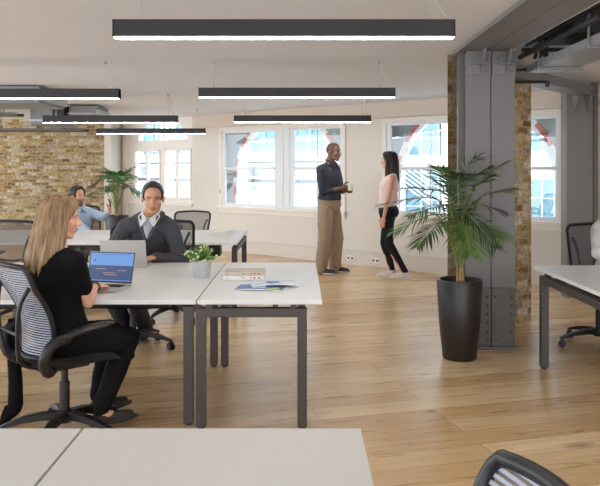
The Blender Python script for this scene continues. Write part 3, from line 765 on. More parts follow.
# ------------------------------------------------------------------ organic shapes
TMP = []
def blob(shapes, voxel, name, m, parent, smooth=2, disp=None, paint=None, split=None, decim=None):
    bm = bmesh.new()
    for s in shapes:
        k = s[0]
        if k == 'e':            # ellipsoid: centre, radii, optional rotation matrix
            r = bmesh.ops.create_icosphere(bm, subdivisions=3, radius=1)
            R = s[3].to_4x4() if len(s) > 3 and s[3] is not None else Matrix.Identity(4)
            bmesh.ops.transform(bm, matrix=Matrix.Translation(V(s[1])) @ R @ Matrix.Diagonal((s[2][0], s[2][1], s[2][2], 1)), verts=r['verts'])
        elif k == 'c':          # tapered capsule chain: points, radii, flat
            pts = [V(p) for p in s[1]]; rr = s[2]; fl = s[3] if len(s) > 3 else 1
            tube(bm, pts, rr, 12, fl)
            for p, r_ in ((pts[0], rr[0]), (pts[-1], rr[-1])):
                q = bmesh.ops.create_icosphere(bm, subdivisions=2, radius=r_*.99*min(1, fl) if fl < 1 else r_*.99)
                bmesh.ops.transform(bm, matrix=Matrix.Translation(p), verts=q['verts'])
        elif k == 'l':          # loft rings: list of (centre, right axis, front axis, w, d)
            rings = []
            for c, ax, fw, w, d in s[1]:
                ring = []
                for i in range(20):
                    a = 2*PI*i/20; ca, sa = math.cos(a), math.sin(a)
                    e = .82
                    ring.append(V(c) + ax*w*math.copysign(abs(ca)**e, ca) + fw*d*math.copysign(abs(sa)**e, sa))
                rings.append(ring)
            loft(bm, rings)
    bmesh.ops.recalc_face_normals(bm, faces=bm.faces)
    me = bpy.data.meshes.new('tmp'); bm.to_mesh(me); bm.free()
    o = bpy.data.objects.new('tmp', me); COL.objects.link(o)
    md = o.modifiers.new('r', 'REMESH'); md.mode = 'VOXEL'; md.voxel_size = voxel; md.use_smooth_shade = True
    if smooth: sm = o.modifiers.new('s', 'SMOOTH'); sm.factor = .5; sm.iterations = smooth
    dg = bpy.context.evaluated_depsgraph_get()
    res = bpy.data.meshes.new_from_object(o.evaluated_get(dg))
    bpy.data.objects.remove(o); bpy.data.meshes.remove(me)
    res.name = name
    if disp:
        ns = [v.normal.copy() for v in res.vertices]
        for v, n_ in zip(res.vertices, ns): v.co = v.co + n_*disp(v.co, n_)
    mats = m if isinstance(m, (list, tuple)) else [m]
    res.materials.clear()
    for x in mats: res.materials.append(x)
    out = bpy.data.objects.new(name, res); COL.objects.link(out); out.parent = parent
    for p in res.polygons: p.use_smooth = True
    if paint:
        for p in res.polygons: p.material_index = paint(p.center, p.normal)
    return out

def wrinkle(a=.004, f=9):
    def g(p, n): return a*(noise.noise(V((p.x*f, p.y*f, p.z*f*.7)))*1.2 + .6*noise.noise(p*f*2.3))
    return g

def ik(a, c, l1, l2, pole):
    a, c = V(a), V(c); d = c-a; L = d.length
    if L > (l1+l2)*.999:
        return a + d*(l1/(l1+l2))
    x = (l1*l1-l2*l2+L*L)/(2*L); h = math.sqrt(max(0, l1*l1-x*x)); dn = d.normalized()
    p = V(pole); p = (p-dn*p.dot(dn)).normalized()
    return a + dn*x + p*h

SKIN = {}
def skin(name, rgb):
    m, nt, b, N, L = newmat(name)
    b.inputs['Base Color'].default_value = lin(rgb); b.inputs['Roughness'].default_value = .5
    b.inputs['Subsurface Weight'].default_value = .08; b.inputs['Subsurface Radius'].default_value = (.02, .008, .005)
    return m

def hand(wr, d, across, pn, s=1, curl=.35, spread=.10):
    """shapes for a hand: wrist point, pointing direction, across axis towards the thumb, palm normal"""
    wr = V(wr); d = V(d).normalized(); across = V(across); across = (across-d*across.dot(d)).normalized()
    n = across.cross(d).normalized()
    if n.dot(V(pn)) < 0: n = -n
    R = Matrix((across, d, n)).transposed()
    out = [('e', wr+d*.045*s, (.040*s, .052*s, .017*s), R), ('c', [wr-d*.02*s, wr+d*.03*s], [.024*s, .024*s], .8)]
    for k, (o, ln) in enumerate(((.030, .92), (.0105, 1.0), (-.0105, .95), (-.030, .76))):
        p = wr + d*.078*s + across*o*s; dd = (d + across*o*spread*22*.2).normalized(); pts = [wr+d*.05*s+across*o*.9*s, p]; a = curl*.5
        for L_ in (.042, .026, .022):
            v = dd*math.cos(a) + n*math.sin(a); p = p + v*L_*ln*s; pts.append(p); a += curl
        out.append(('c', pts, [.0095*s, .0092*s, .0085*s, .0078*s, .0068*s]))
    p0 = wr + d*.02*s + across*.025*s
    p1 = p0 + (across*.75+d*.5+n*.25).normalized()*.036*s; p2 = p1 + (across*.35+d*.85+n*.35).normalized()*.030*s; p3 = p2 + (d+n*.4).normalized()*.024*s
    out.append(('c', [p0, p1, p2, p3], [.014*s, .0115*s, .010*s, .0080*s]))
    return out

def head_shapes(H, R, s=1, fem=False):
    def p(x, y, z): return H + R @ V((x, y, z))*s
    def e(x, y, z, a, b, c): return ('e', p(x, y, z), (a*s, b*s, c*s), R)
    def cp(pts, rr, fl=1): return ('c', [p(*q) for q in pts], [r*s for r in rr], fl)
    j = .92 if fem else 1
    S = [e(0, -.012, .035, .076, .096, .084), e(0, .022, -.026, .062*j, .068, .078), e(0, .058, -.092, .028*j, .026, .022),
         cp([(-.048*j, .0, -.045), (-.040*j, .03, -.078), (-.016, .060, -.094)], [.018, .017, .016]), cp([(.048*j, .0, -.045), (.040*j, .03, -.078), (.016, .060, -.094)], [.018, .017, .016]),
         e(-.034, .056, -.022, .026, .025, .025), e(.034, .056, -.022, .026, .025, .025),
         cp([(-.044, .064, .021), (-.02, .078, .024), (.02, .078, .024), (.044, .064, .021)], [.009, .011, .011, .009]),
         cp([(0, .082, .016), (0, .094, -.004), (0, .106, -.024)], [.008, .009, .0125]), e(-.012, .094, -.027, .009, .010, .008), e(.012, .094, -.027, .009, .010, .008),
         e(0, .070, -.055, .032, .022, .028),
         cp([(-.022, .082, -.053), (0, .091, -.050), (.022, .082, -.053)], [.005, .0075, .005]), cp([(-.019, .081, -.063), (0, .089, -.064), (.019, .081, -.063)], [.005, .008, .005]),
         e(-.079, -.006, -.006, .011, .019, .032), e(.079, -.006, -.006, .011, .019, .032)]
    return S, p

def add_face(body, H, R, s, iris, brow, lipm=None):
    def p(x, y, z): return H + R @ V((x, y, z))*s
    for sd in (-1, 1):
        bm = bmesh.new()
        r = bmesh.ops.create_uvsphere(bm, u_segments=16, v_segments=12, radius=1)
        bmesh.ops.transform(bm, matrix=Matrix.Translation(p(sd*.031, .0655, .004)) @ R.to_4x4() @ Matrix.Diagonal((.0135*s, .0122*s, .0048*s, 1)), verts=r['verts'])
        ctr = p(sd*.031, .0655, .004)
        for f in bm.faces:
            q = R.transposed() @ (f.calc_center_median()-ctr)
            if q.y > 0 and abs(q.x) < .0078*s: f.material_index = 1
        finish(bm, 'eye', [EYEW, iris], body)
        bm = bmesh.new(); tube(bm, [p(sd*.012, .0865, .022), p(sd*.028, .0845, .0275), p(sd*.046, .0715, .024)], [.0035*s, .004*s, .0025*s], 6)
        finish(bm, 'eyebrow', brow, body)
EYEW = mat('eye_white', (225, 220, 214), .3); IRIS = mat('eye_dark', (40, 28, 22), .2)

def hair_cap(parent, H, R, s, m, region, th=.010, c=(0, -.014, .037), rad=(.0785, .100, .088), name='hair', rough=.003):
    """cap following the skull; region(x,y,z) -> True where hair grows (head frame)"""
    bm = bmesh.new(); bmesh.ops.create_icosphere(bm, subdivisions=5, radius=1)
    for v in bm.verts:
        d = v.co.normalized(); k = 1
        q = V((c[0]+d.x*rad[0], c[1]+d.y*rad[1], c[2]+d.z*rad[2]))
        g = region(q.x, q.y, q.z)
        if g <= 0: k = .86
        else: k = 1 + th/.09*min(1, g/.02) + rough/.09*noise.noise(q*90)
        if g <= 0 and False: pass
        v.co = H + R @ (V((c[0]+d.x*rad[0]*k, c[1]+d.y*rad[1]*k, c[2]+d.z*rad[2]*k)))*s
    return finish(bm, name, m, parent, ang=180)

def rotm(yaw=0, pitch=0, roll=0):
    """head rotation: pitch>0 looks down, yaw>0 turns to own left"""
    return Matrix.Rotation(yaw, 3, 'Z') @ Matrix.Rotation(-pitch, 3, 'X') @ Matrix.Rotation(roll, 3, 'Y')

X3 = V((1, 0, 0)); Y3 = V((0, 1, 0)); Z3 = V((0, 0, 1))
def torso_rings(hip, mid, ch, neck, ax0, ax1, prof, grow=0, t0=None, t1=None):
    """prof: (t, halfwidth, halfdepth)"""
    def pos(t):
        if t < 0: return hip + (hip-mid).normalized()*(-t)*(ch-hip).length
        if t <= 1: return (1-t)**2*hip + 2*t*(1-t)*mid + t*t*ch
        return ch + (neck-ch)*(t-1)/.15
    rings = []
    for t, w, d in prof:
        if t0 is not None and t < t0: continue
        if t1 is not None and t > t1: continue
        c = pos(t); tg = (pos(t+.02)-pos(t-.02)).normalized(); ax = (ax0.lerp(ax1, max(0, min(1, t)))).normalized()
        ax = (ax-tg*ax.dot(tg)).normalized(); fw = tg.cross(ax).normalized()
        rings.append((c, ax, fw, w+grow, d+grow))
    return ('l', rings)
MALE = [(-.20, .10, .085), (-.12, .158, .112), (0, .170, .122), (.15, .160, .115), (.35, .145, .103), (.55, .155, .113), (.75, .178, .124), (.90, .178, .108), (.98, .150, .082), (1.05, .085, .064), (1.15, .058, .058)]
FEM = [(-.20, .10, .085), (-.12, .158, .115), (0, .168, .122), (.15, .145, .108), (.35, .122, .092), (.55, .130, .102), (.72, .148, .125), (.88, .152, .10), (.98, .125, .072), (1.05, .07, .054), (1.15, .049, .049)]

def person(name, loc, rz, lab, J, st):
    """J: joints in the figure's own frame (faces +Y, +X is its right side)"""
    root = empty(name, loc, rz, lab, 'person', st.get('group'))
    fem = st.get('fem', False); s = st.get('s', 1.0); prof = [(t, w*s, d*s) for t, w, d in (FEM if fem else MALE)]
    hip, mid, ch, nk, H = (V(J[k]) for k in ('hip', 'mid', 'chest', 'neck', 'head')); R = J.get('R', rotm())
    axh = V(J.get('axh', (1, 0, 0))); axc = V(J.get('axc', (1, 0, 0)))
    sk = st['skin']; lf = .86 if fem else 1
    B = []; B.append(torso_rings(hip, mid, ch, nk, axh, axc, prof, -.004))
    hs, hp = head_shapes(H, R, s*st.get('hs', 1), fem); B += hs
    B.append(('c', [nk+(ch-nk)*.4, nk, nk.lerp(H, .5)+R@V((0, -.012, 0)), H+R@V((0, -.018, -.03))], [.062*s*lf, .056*s*lf, .054*s*lf, .05*s*lf]))
    sleeves = []; 
    for sd, k in ((1, 'R'), (-1, 'L')):
        sh = V(J['sh'+k]); wr = V(J['wr'+k]); la, lb = J.get('ul', .29)*s, J.get('fl', .25)*s
        el = ik(sh, wr, la, lb, J.get('pole'+k, (sd*.4, -.3, -1)))
        B.append(('c', [sh, sh.lerp(el, .35), el], [.050*s*lf, .046*s*lf, .036*s*lf])); B.append(('c', [el, el.lerp(wr, .3), wr], [.036*s*lf, .039*s*lf, .024*s*lf]))
        B.append(('c', [ch+(sh-ch)*.5, sh], [.058*s*lf, .055*s*lf]))
        d = V(J.get('hd'+k, wr-el)); ac = V(J.get('ha'+k, (-sd, 0, 0)))
        B += hand(wr, d, ac, V(J.get('hn'+k, (0, 0, -1))), s*(.9 if fem else 1), J.get('curl'+k, .35))
        sleeves.append((sh, el, wr))
    legs = []
    for sd, k in ((1, 'R'), (-1, 'L')):
        hj = hip + axh*sd*.088*s + V((0, 0, -.035)) ; an = V(J['an'+k]); kn = V(J['kn'+k]) if 'kn'+k in J else ik(hj, an, .43*s, .41*s, J.get('lp'+k, (0, 1, .1)))
        B.append(('c', [hj, hj.lerp(kn, .5), kn], [.083*s, .072*s, .054*s])); B.append(('c', [kn, kn.lerp(an, .3), an], [.052*s, .054*s, .036*s]))
        fd = V(J.get('fd'+k, (0, 1, 0))).normalized(); zf = an.z-.075*s
        heel = V((an.x, an.y, 0))-fd*.035*s; B.append(('c', [an, heel+fd*.06+V((0, 0, zf+.045*s)), heel+fd*.17*s+V((0, 0, zf+.028*s))], [.036*s, .036*s, .026*s]))
        legs.append((hj, kn, an, fd, zf))
    def paint(c, n):
        q = (R.transposed() @ (c-H))/s
        if q.y > .078 and abs(q.x) < .021 and -.069 < q.z < -.048: return 1
        if st.get('beard') and q.z < -.035 and q.y > -.02 and not (abs(q.x) < .020 and -.069 < q.z < -.048) and (q.z > -.125): return 2
        return 0
    lips = st['lips']; mats = [sk, lips] + ([st['beard']] if st.get('beard') else [])
    body = blob(B, .0045, 'body', mats, root, 2, paint=paint)
    add_face(body, H, R, s*st.get('hs', 1), IRIS, st['brow'])
    # trousers
    T = [torso_rings(hip, mid, ch, nk, axh, axc, prof, .012, t1=.16)]
    tw = st.get('tw', (.094, .078, .072, .064))
    for hj, kn, an, fd, zf in legs:
        end = an + V((0, 0, st.get('hem', -.02))); T.append(('c', [hj, hj.lerp(kn, .5), kn], [tw[0]*s, (tw[0]*.55+tw[1]*.45)*s, tw[1]*s]))
        T.append(('c', [kn, kn.lerp(end, .45), end], [tw[1]*s, tw[2]*s, tw[3]*s]))
    blob(T, .008, 'trousers', st['pants'], root, 2, wrinkle(st.get('pw', .005), 8))
    if st.get('belt'):
        bm = bmesh.new(); c, ax, fw, w, d = torso_rings(hip, mid, ch, nk, axh, axc, [(.15, (.160)*s, .115*s)], .017)[1][0]
        tube(bm, [c+ax*w*math.cos(a)+fw*d*math.sin(a) for a in [2*PI*i/32 for i in range(32)]], .018, 6, .35, closed=True)
        finish(bm, 'belt', M['black'], root)
    # top
    g = st.get('grow', .013); S = [torso_rings(hip, mid, ch, nk, axh, axc, prof, g, t0=st.get('hemt', -.05), t1=1.06)]
    for sh, el, wr in sleeves:
        L_ = st.get('sleeve', 1)       # 1 full, .55 rolled, .4 short, 0 none
        if L_ == 0:
            S.append(('c', [ch+(sh-ch)*.5, ch+(sh-ch)*.85], [.066*s*lf, .056*s*lf])); continue
        S.append(('c', [ch+(sh-ch)*.5, sh], [.072*s*lf, .068*s*lf]))
        if L_ > .5:
            e2 = el.lerp(wr, (L_-.5)*2*.96); S.append(('c', [sh, sh.lerp(el, .4), el], [.066*s*lf, .061*s*lf, .053*s*lf])); S.append(('c', [el, e2], [.053*s*lf, (.053-.015*(L_-.5)*2)*s*lf]))
        else:
            S.append(('c', [sh, sh.lerp(el, L_*2)], [.066*s*lf, .060*s*lf]))
    blob(S, .007, st.get('topname', 'shirt'), st['top'], root, 2, wrinkle(st.get('sw', .0045), 10), paint=st.get('toppaint'))
    # shoes
    for (hj, kn, an, fd, zf), nm in zip(legs, 'RL'):
        base = V((an.x, an.y, zf)); R_ = Matrix((V((fd.y, -fd.x, 0)), fd, Z3)).transposed(); L_ = .27*s
        sh = []
        sh.append(('e', base+fd*.0+V((0, 0, .042)), (.040*s, .060*s, .045*s), R_))
        sh.append(('c', [base-fd*.03*s+V((0, 0, .035)), base+fd*.08*s+V((0, 0, .038)), base+fd*.17*s+V((0, 0, .030))], [.036*s, .042*s, .034*s], .8 if st.get('flat') else 1))
        sh.append(('e', base+fd*.10*s+V((0, 0, .018)), (.047*s, .125*s, .018), R_)); sh.append(('e', base-fd*.02*s+V((0, 0, .018)), (.038*s, .055*s, .018), R_))
        if not st.get('flat'): sh.append(('c', [base+V((0, 0, .05)), base+V((0, 0, .085*s))], [.040*s, .042*s]))
        sole = st.get('sole'); zs = zf+st.get('soleh', .020)
        blob(sh, .005, 'shoe', [st['shoe'], sole or st['shoe']], root, 2, paint=(lambda c, n, zs=zs: 1 if c.z < zs else 0))
    return root, body, dict(H=H, R=R, s=s*st.get('hs', 1), legs=legs, arms=sleeves, ch=ch, nk=nk)

def long_hair(root, H, R, s, m, drop, w=1, part=None, front=.0, name='hair', back=0.):
    def p(x, y, z): return H + R @ V((x, y, z))*s
    ax, fw = R@X3, R@Y3
    prof = [(.1315, -.012, .012, .018), (.127, -.012, .036, .048), (.113, -.012, .062, .076), (.085, -.016, .082, .098), (.04, -.026, .092, .098), (0, -.044, .097, .088), (-.05, -.050, .103, .084), (-.11, -.050-back*.3, .113, .090)]
    k = drop
    prof += [(-.11-(k-.11)*.5, -.052-back*.7, .122, .094), (-.11-(k-.11)*.85, -.050-back, .126, .092), (-k, -.050-back, .118, .076)]
    rings = []
    for z, y, a, b in prof: rings.append((p(0, y, z), ax, fw, a*s*w, b*s))
    S = [('l', rings)]
    # front locks framing the face
    for sd in (-1, 1):
        S.append(('c', [p(sd*.028, .052, .105), p(sd*.066, .040, .06), p(sd*.084, .012, -.02), p(sd*.092, .006, -.10), p(sd*.100, .012-back*.5, -k*.9)], [.018*s, .020*s, .022*s, .030*s, .024*s]))
    def disp(q, n):
        h = (R.transposed() @ (q-H))/s; a = math.atan2(h.x, h.y+.05)
        if h.z > .118: return 0
        lowz = max(0, -h.z-.08)
        return .0035*math.sin(a*46+3*noise.noise(V((a*3, h.z*6, 1))) ) + .004*math.sin(a*17+h.z*9+2*noise.noise(V((a*2, h.z*4, 7)))) + .035*lowz*noise.noise(V((a*5, h.z*3, 3)))
    o = blob(S, .0055, name, m, root, 2, disp)
    # ragged tips
    for v in o.data.vertices:
        h = (R.transposed() @ (v.co-H))/s
        if h.z < -k*.78:
            a = math.atan2(h.x, h.y+.05); dz = .035*(noise.noise(V((a*7, 0, 2))))+.02*math.sin(a*31)
            v.co = v.co + (R @ V((0, 0, dz*min(1, (-h.z-k*.78)/.05))))*s
    return o

def hair_mat(name, c1, c2, st=(60, 60, 3)):
    m, nt, b, N, L = newmat(name)
    tc = N.new('ShaderNodeTexCoord'); mp = N.new('ShaderNodeMapping'); mp.inputs['Scale'].default_value = st
    L.new(tc.outputs['Object'], mp.inputs['Vector'])
    nz = N.new('ShaderNodeTexNoise'); nz.inputs['Scale'].default_value = 2; nz.inputs['Detail'].default_value = 3; nz.inputs['Distortion'].default_value = .8
    L.new(mp.outputs[0], nz.inputs['Vector'])
    rp = N.new('ShaderNodeValToRGB'); rp.color_ramp.elements[0].position = .35; rp.color_ramp.elements[1].position = .65
    rp.color_ramp.elements[0].color = lin(c1); rp.color_ramp.elements[1].color = lin(c2)
    L.new(nz.outputs[0], rp.inputs[0]); L.new(rp.outputs[0], b.inputs['Base Color'])
    b.inputs['Roughness'].default_value = .48
    bp = N.new('ShaderNodeBump'); bp.inputs['Strength'].default_value = .35; bp.inputs['Distance'].default_value = .004
    L.new(nz.outputs[0], bp.inputs['Height']); L.new(bp.outputs[0], b.inputs['Normal'])
    return m
blond = hair_mat('blond_hair', (112, 88, 62), (166, 136, 98), (20, 20, 1.6)); dark = hair_mat('dark_hair', (28, 20, 17), (52, 38, 32)); vdark = hair_mat('black_hair', (20, 17, 17), (44, 38, 36), (40, 40, 40))
lipf = mat('lips_rose', (176, 92, 84), .4); lipm = mat('lips_tan', (164, 106, 88), .5); lipd = mat('lips_brown', (96, 58, 48), .5)
def local(root_loc, rz, w):
    return Matrix.Rotation(-rz, 3, 'Z') @ (V(w)-V(root_loc))

# --- blonde woman with laptop
sk1 = skin('skin_fair', (224, 172, 146))
loc = V((-1.30, 3.85, 0)); rz = math.atan2(.70, .71)-PI/2
J = dict(hip=(0, .035, .555), mid=(0, .0, .76), chest=(-.01, .01, .985), neck=(-.02, .015, 1.05), head=(-.035, .040, 1.185), R=rotm(-.42, .14),
         shR=(.170, .02, .965), shL=(-.170, .02, .965), wrR=local(loc, rz, (-1.17, 4.11, .785)), wrL=local(loc, rz, (-1.29, 4.20, .785)),
         hdR=local(V((0, 0, 0)), rz, (.25, 1, -.12)), haR=(-1, .1, 0), hdL=local(V((0, 0, 0)), rz, (.6, .8, -.12)), haL=(1, 0, 0), ul=.28, fl=.245,
         poleR=(.35, -.1, -1), poleL=(-.5, -.2, -1), knR=(.10, .37, .50), knL=(-.12, .39, .50), anR=(.08, .22, .115), anL=(-.13, .32, .115), fdR=(.1, 1, 0), fdL=(0, 1, 0))
black_cloth = mat('black_jersey', (13, 12, 15), .9, vary=.1, scale=10, spec=.2); black_pants = mat('black_trousers', (15, 14, 17), .9, vary=.1, scale=10, spec=.2)
r1, b1, q1 = person('person', loc, rz, 'blonde woman in a black top, seated typing on the laptop with a blue screen', J,
    dict(fem=True, s=.98, skin=sk1, lips=lipf, brow=blond, pants=black_pants, top=black_cloth, topname='top', sleeve=.30, tw=(.092, .072, .062, .052), shoe=mat('black_flats', (30, 28, 30), .5), flat=True, hem=.03, grow=.016))
long_hair(r1, q1['H'], q1['R'], q1['s'], blond, .295, 1.10, back=.01)
bm = bmesh.new(); wr = q1['arms'][0][2]; el = q1['arms'][0][1]; d = (el-wr).normalized(); c = wr+d*.012; fr_ = frames([c-d*.01, c+d*.01])[0]
tube(bm, [c+fr_[2]*.029*math.cos(a)+fr_[3]*.027*math.sin(a) for a in [2*PI*i/20 for i in range(20)]], .004, 6, closed=True)
tube(bm, [c+d*.012+fr_[2]*.031*math.cos(a)+fr_[3]*.029*math.sin(a) for a in [2*PI*i/20 for i in range(20)]], .003, 6, closed=True)
finish(bm, 'bracelet', M['black'], r1)

# --- man in dark sweater
sk2 = skin('skin_tan', (196, 146, 116))
loc = V((-1.20, 6.02, 0)); rz = PI
sweater = mat('charcoal_sweater', (68, 69, 75), .9, vary=.06, scale=90, bump=.25, bscale=160); whitec = mat('white_shirt', (222, 226, 232), .8, vary=.02)
J = dict(hip=(.02, 0, .56), mid=(.02, -.02, .80), chest=(.015, .25, 1.03), neck=(-.015, .30, 1.085), head=(-.055, .42, 1.222), R=rotm(.20, .17),
         shR=(.195, .27, .985), shL=(-.165, .27, .985), wrR=(.12, .51, .765), wrL=(-.085, .50, .775), hdR=(-.5, .8, -.05), hdL=(.55, .8, -.1), haR=(-1, 0, 0), haL=(1, 0, 0),
         poleR=(.8, .0, -.8), poleL=(-.55, .0, -.9), ul=.29, fl=.26, knR=(.28, .40, .50), knL=(.10, .44, .50), anR=(.26, -.08, .09), anL=(.12, -.16, .09))
vx, vz0 = -.03, .90
r2, b2, q2 = person('person', loc, rz, 'seated man in a charcoal sweater over a white shirt, looking down at a laptop', J,
    dict(s=1.0, skin=sk2, lips=lipm, brow=vdark, pants=mat('navy_trousers', (34, 36, 46), .8), top=sweater, topname='sweater', sleeve=1, shoe=M['black'], grow=.020, sw=.006, hs=1.0))
def short_region(x, y, z):
    # distance inside the hair region: hairline across forehead, temples, round ears, nape
    def sm(a, b, t): t = max(0, min(1, (t-a)/(b-a))); return t*t*(3-2*t)
    low = -.050 if abs(x) < .045 else -.050 + .064*sm(.040, .058, abs(x))
    line = low + (-.050-low)*sm(-.035, -.020, y)*1.0 + .066*sm(-.035, -.020, y) - .030*sm(.010, .020, y) + .110*sm(.028, .052, y) + .008*sm(.05, .075, abs(x))*0
    return z - line
hair_cap(r2, q2['H'], q2['R'], q2['s'], vdark, short_region, .008)
# white shirt showing in the open neck + collar flaps
def collar(root, q, w=.075, depth=.17, m=whitec, name='shirt_collar', fwd=.115, wo=0):
    ch, nk = q['ch'], q['nk']; up = (nk-ch).normalized(); f = V((0, 1, 0)); f = (f-up*f.dot(up)).normalized(); up2 = Z3
    c = nk
    bm = bmesh.new()
    rows = 8; pts = []
    for i in range(rows+1):
        t = i/rows; ww = w*(1-t)+.004; zc = c.z-.012-depth*.9*t; yc = c.y+.075+(fwd-.075)*min(1, t*1.4)-.03*max(0, t-.5)
        pts.append([V((c.x+ww*u, yc-.45*ww*u*u*4*.35, zc)) for u in (-1, -.5, 0, .5, 1)])
    vs = [[bm.verts.new(p) for p in r] for r in pts]
    for a, b in zip(vs, vs[1:]):
        for i in range(4): bm.faces.new((a[i], a[i+1], b[i+1], b[i]))
    bmesh.ops.solidify(bm, geom=bm.faces[:], thickness=.006)
    o = finish(bm, name, m, root)
    bm = bmesh.new()
    for sd in (-1, 1):
        tube(bm, curve_pts([(c.x, c.y-.066, c.z+.040), (c.x+sd*.064, c.y-.02, c.z+.028), (c.x+sd*.056, c.y+.045, c.z+.004), (c.x+sd*.014, c.y+.085, c.z-.030)], 12), .010, 8, 1)
        a = [(c.x+sd*.066, c.y+.015, c.z+.028), (c.x+sd*.010, c.y+.090+wo, c.z-.034), (c.x+sd*.052, c.y+.120+wo, c.z-.086), (c.x+sd*.086, c.y+.055+wo*.5, c.z-.010)]
        f = V((0, .006, .003)); loft(bm, [[V(p)-f for p in a], [V(p)+f for p in a]])
    finish(bm, 'collar', m, root, ang=30)
    return o
collar(r2, q2, .062, .175, fwd=.165, wo=.028)
bm = bmesh.new(); c = q2['nk']
for sd in (-1, 1):
    tube(bm, curve_pts([(c.x, c.y-.085, c.z+.030), (c.x+sd*.082, c.y-.03, c.z+.018), (c.x+sd*.078, c.y+.06, c.z-.012), (c.x+sd*.055, c.y+.120, c.z-.08), (c.x+sd*.012, c.y+.155, c.z-.180)], 16), [.024]*9+[.022, .02, .017, .014, .012, .01, .008, .007], 8, .45)
finish(bm, 'sweater_collar', sweater, r2)

# --- man in blue shirt
sk3 = skin('skin_light', (214, 160, 132)); stub = mat('stubble', (120, 84, 68), .8, vary=.1, scale=50)
loc = V((-2.70, 8.98, 0)); rz = math.atan2(-.62, .78)-PI/2
J = dict(hip=(0, .02, .52), mid=(0, -.16, .64), chest=(0, -.13, .93), neck=(.0, -.125, .985), head=(.015, -.10, 1.105), R=rotm(.12, -.02),
         shR=(.19, -.13, .89), shL=(-.19, -.13, .89), wrR=(.17, .36, .70), wrL=(-.12, .36, .93), hdR=(0, 1, 0), hdL=(-.1, .1, 1), haL=(.6, .6, 0), hnL=(0, -1, 0), poleR=(1, -.2, -.6), poleL=(-.5, .1, -1),
         knR=(.12, .45, .48), knL=(-.12, .45, .48), anR=(.12, .5, .09), anL=(-.12, .5, .09))
shirtb = mat('light_blue_shirt', (168, 190, 214), .8, vary=.05, scale=12)
r3, b3, q3 = person('person', loc, rz, 'dark-haired man in a light blue shirt, seated behind the far desk with one hand raised', J,
    dict(s=.97, skin=sk3, lips=lipm, brow=vdark, beard=stub, pants=mat('grey_trousers', (60, 60, 66), .8), top=shirtb, sleeve=.95, shoe=M['black'], grow=.014, sw=.006))
hair_cap(r3, q3['H'], q3['R'], q3['s'], vdark, short_region, .022, rough=.012)
collar(r3, q3, .05, .09, m=shirtb, fwd=.10)

# --- standing man
sk4 = skin('skin_deep', (112, 78, 62))
loc = V((.405, 9.97, 0)); rz = math.atan2(-.55, .83)-PI/2
J = dict(hip=(0, 0, .965), mid=(0, .02, 1.2), chest=(0, -.01, 1.475), neck=(0, .01, 1.545), head=(0, .075, 1.68), R=rotm(-.05, .04),
         shR=(.20, -.01, 1.44), shL=(-.20, -.01, 1.44), wrR=(.03, .22, 1.19), wrL=(-.14, .20, 1.15), hdR=(-.6, .7, .05), hdL=(.3, .9, .1), haR=(0, .2, 1), haL=(0, .2, 1), hnR=(-1, 0, 0), hnL=(1, 0, 0), curlR=.6, curlL=.6,
         poleR=(.8, -1.3, -.5), poleL=(-.8, -.7, -.6), anR=(.15, -.04, .09), anL=(-.12, .02, .09), knR=(.13, .01, .50), knL=(-.11, .05, .50), fdR=(-.1, 1, 0), fdL=(-.15, 1, 0))
navy = mat('navy_shirt', (38, 42, 56), .75, vary=.06, scale=10); khaki = mat('khaki_cloth', (150, 130, 108), .85, vary=.04, scale=10)
r4, b4, q4 = person('person', loc, rz, 'standing man in navy shirt and khaki trousers, holding a white cup', J,
    dict(s=1.06, hs=1.0, skin=sk4, lips=lipd, brow=vdark, pants=khaki, top=navy, sleeve=.72, tw=(.100, .092, .088, .080), shoe=mat('dark_canvas', (44, 44, 50), .7), sole=whitec, belt=True, hemt=.12, grow=.018, sw=.007, pw=.011))
hair_cap(r4, q4['H'], q4['R'], q4['s'], mat('shaved_hair', (84, 60, 49), .8, vary=.1, scale=80), short_region, .001, rough=0)
collar(r4, q4, .04, .10, m=sk4, name='open_neck', fwd=.10)
for o in kids(r4):
    if o.name.startswith('collar'): o.data.materials[0] = navy
wr = q4['arms'][0][2]
cw = Matrix.Rotation(rz, 3, 'Z') @ (wr + V((-.07, .085, .0))) + loc
root = empty('cup', (cw.x, cw.y, cw.z-.035), 0, 'white paper cup held by the standing man in the navy shirt', 'cup')
bm = bmesh.new(); lathe(bm, [(0, 0), (.028, 0), (.036, .085), (.038, .088), (.035, .088), (.027, .006), (0, .006)], n=24); finish(bm, 'cup_body', M['paper'], root)
bm = bmesh.new(); lathe(bm, [(0, .07), (.033, .07), (.033, .072), (0, .072)], n=20); finish(bm, 'coffee', M['pot'], root)

# --- standing woman
sk5 = skin('skin_olive', (206, 152, 126))
loc = V((1.195, 9.46, 0)); rz = math.atan2(.30, -.95)-PI/2
J = dict(hip=(0, .03, .89), mid=(0, .09, 1.10), chest=(0, -.03, 1.36), neck=(0, -.02, 1.43), head=(0, .03, 1.560), R=rotm(.08, -.02),
         shR=(.165, -.04, 1.33), shL=(-.165, -.05, 1.33), wrR=(.20, .11, .84), wrL=(-.215, .055, .82), hdR=(0, .25, -1), hdL=(.05, .25, -1), haR=(-.2, 1, 0), haL=(.2, 1, 0), hnR=(-1, 0, 0), hnL=(1, 0, 0), curlR=.35, curlL=.3,
         poleR=(.2, -1, 0), poleL=(-.2, -1, 0), anR=(.08, .0, .095), anL=(-.10, -.20, .10), knR=(.07, .10, .47), knL=(-.085, .01, .47), fdR=(0, 1, 0), fdL=(-.1, 1, 0))
pink = mat('blush_top', (226, 204, 198), .8, vary=.03, scale=10); shoew = mat('white_trainer', (206, 198, 198), .6, vary=.04, scale=20)
